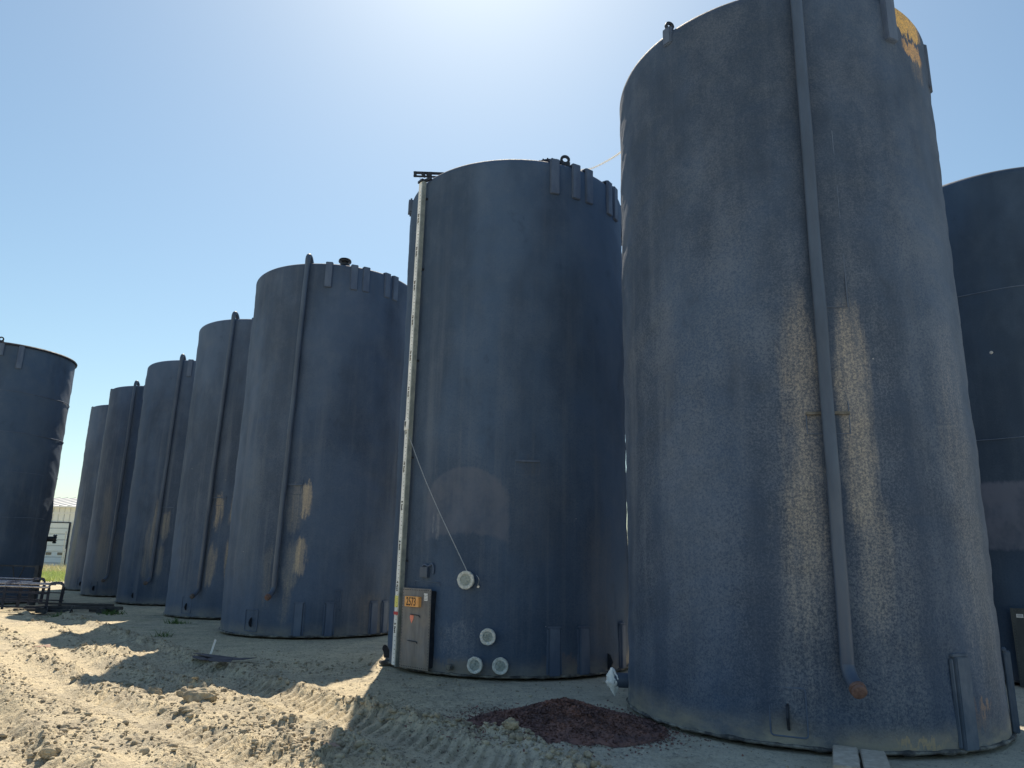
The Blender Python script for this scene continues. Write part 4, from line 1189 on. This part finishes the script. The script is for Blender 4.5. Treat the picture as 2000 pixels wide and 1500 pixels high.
for cx, cy, r, nb, lb in ((-7.94, 18.5, .28, 90, 'low green weed growing in shade before the paired-stain tank'), (-10.7, 20.75, .35, 120, 'green weed patch at the right end of the black tubes'), (-7.1, 15.9, .25, 40, 'sparse pale weed at the tip of the sunlit strip'), (-12.0, 20.4, .2, 40, 'tiny weed below the middle of the black tubes')):
    xs = rng.normal(0, r * .5, nb); ys = rng.normal(0, r * .35, nb)
    v, f = blades(nb, xs, ys, rng.uniform(.05, .16, nb), rng.uniform(.006, .014, nb), cx, cy, .6)
    o = link('weed', np_mesh('weed', v, None, f), M_weed); o.location = (cx, cy, .0); tag(o, lb, 'weed', 'small weeds on the shaded ground')

# ---------------------------------------------------------------- white shed behind
def ribbed(name, c1, c2, sc, axis=0):
    t = NT(name); v = t.obj(); sp = t.n('ShaderNodeSeparateXYZ'); t.put(sp.inputs[0], v)
    col = t.mix(t.ramp(t.noise(v, .6, 4, .6), .35, .7), c1, c2)
    fr_ = t.math('FRACT', t.math('MULTIPLY', sp.outputs[axis], sc))
    rib = t.ramp(t.math('ABSOLUTE', t.math('SUBTRACT', fr_, .5)), .47, .40)
    col = t.mix(t.math('MULTIPLY', t.math('SUBTRACT', 1.0, rib), .35), col, (.25, .27, .28))
    t.bump(rib, 1.0, .04)
    return t.fin(col, .5, 0.0, .4)
M_sid = ribbed('white_siding', (.80, .80, .78), (.86, .86, .84), 1.9)
M_doorp = ribbed('white_door_panels', (.70, .76, .80), (.78, .82, .85), 1.9, 2)
M_seam = simple('seam_grey', (.32, .35, .38), (.40, .42, .45), 2, .6)
M_trim = simple('trim_white', (.80, .80, .80), (.86, .86, .86), 2, .5)
M_glass = simple('dark_window', (.05, .06, .06), (.12, .13, .12), 14, .15, spec=.8)
bt = empty('metal_shed', (-46, 70, 0), 'white metal shed with tall roller door, in the gap between tanks', 'shed')
m = MB(); m.box((0, 6, 2.9), (26, 12, 5.8)); m.build('wall', M_sid, bt)
m = MB()
for x in np.arange(-13, 13.01, .8): m.bar((x, -.35, 5.78), (x, 6.2, 6.98), .09, .06)
rf = None
mm = MB(); mm.add([(-13.2, -.4, 5.72), (13.2, -.4, 5.72), (13.2, 6.2, 6.92), (-13.2, 6.2, 6.92), (13.2, 12.6, 5.72), (-13.2, 12.6, 5.72), (-13.2, -.4, 5.62), (13.2, -.4, 5.62), (13.2, 12.6, 5.62), (-13.2, 12.6, 5.62)],
                 [(0, 1, 2, 3), (3, 2, 4, 5), (0, 6, 7, 1), (4, 8, 9, 5), (6, 9, 8, 7), (0, 3, 5, 9, 6), (1, 7, 8, 4, 2)])
rf = mm.build('roof', M_trim, bt); m.build('standing_seams', M_seam, rf)
m = MB(); m.box((0, -.05, 5.08), (26, .06, .14)); m.build('band_trim', M_trim, bt)
m = MB(); m.box((0, -.42, 5.66), (26.4, .12, .12)); m.build('gutter', M_trim, bt)
m = MB(); m.box((2.15, -.06, 2.1), (5.4, .08, 4.16)); dr = m.build('roller_door', M_doorp, bt)
for x in (-.4, 1.5, 2.35, 3.38, 4.45):
    m = MB(); m.box((x, -.12, 1.38), (.50, .03, .24)); m.build('door_window', M_glass, dr)
m = MB(); m.box((4.93, -.10, 2.1), (.12, .1, 4.2)); m.box((2.15, -.10, 4.23), (5.6, .1, .07)); m.box((-.62, -.10, 2.1), (.12, .1, 4.2)); m.build('door_frame', M_rail, bt)
# chain link gate in front
gt_ = empty('pipe_gate', (-37.8, 61, 0), 'thin grey pipe gate in front of the white shed', 'gate')
m = MB(); m.bar((-4, 0, 1.62), (1.9, 0, 1.62), .05, .05); m.build('top_rail', M_wire, gt_)
m = MB(); m.bar((-4, 0, .25), (1.9, 0, .25), .05, .05); m.build('lower_rail', M_wire, gt_)
for x in (1.9, 1.75): 
    m = MB(); m.bar((x, 0, 0), (x, 0, 1.8 if x > 1.8 else 3.2), .06, .06); m.build('post', M_wire, gt_)
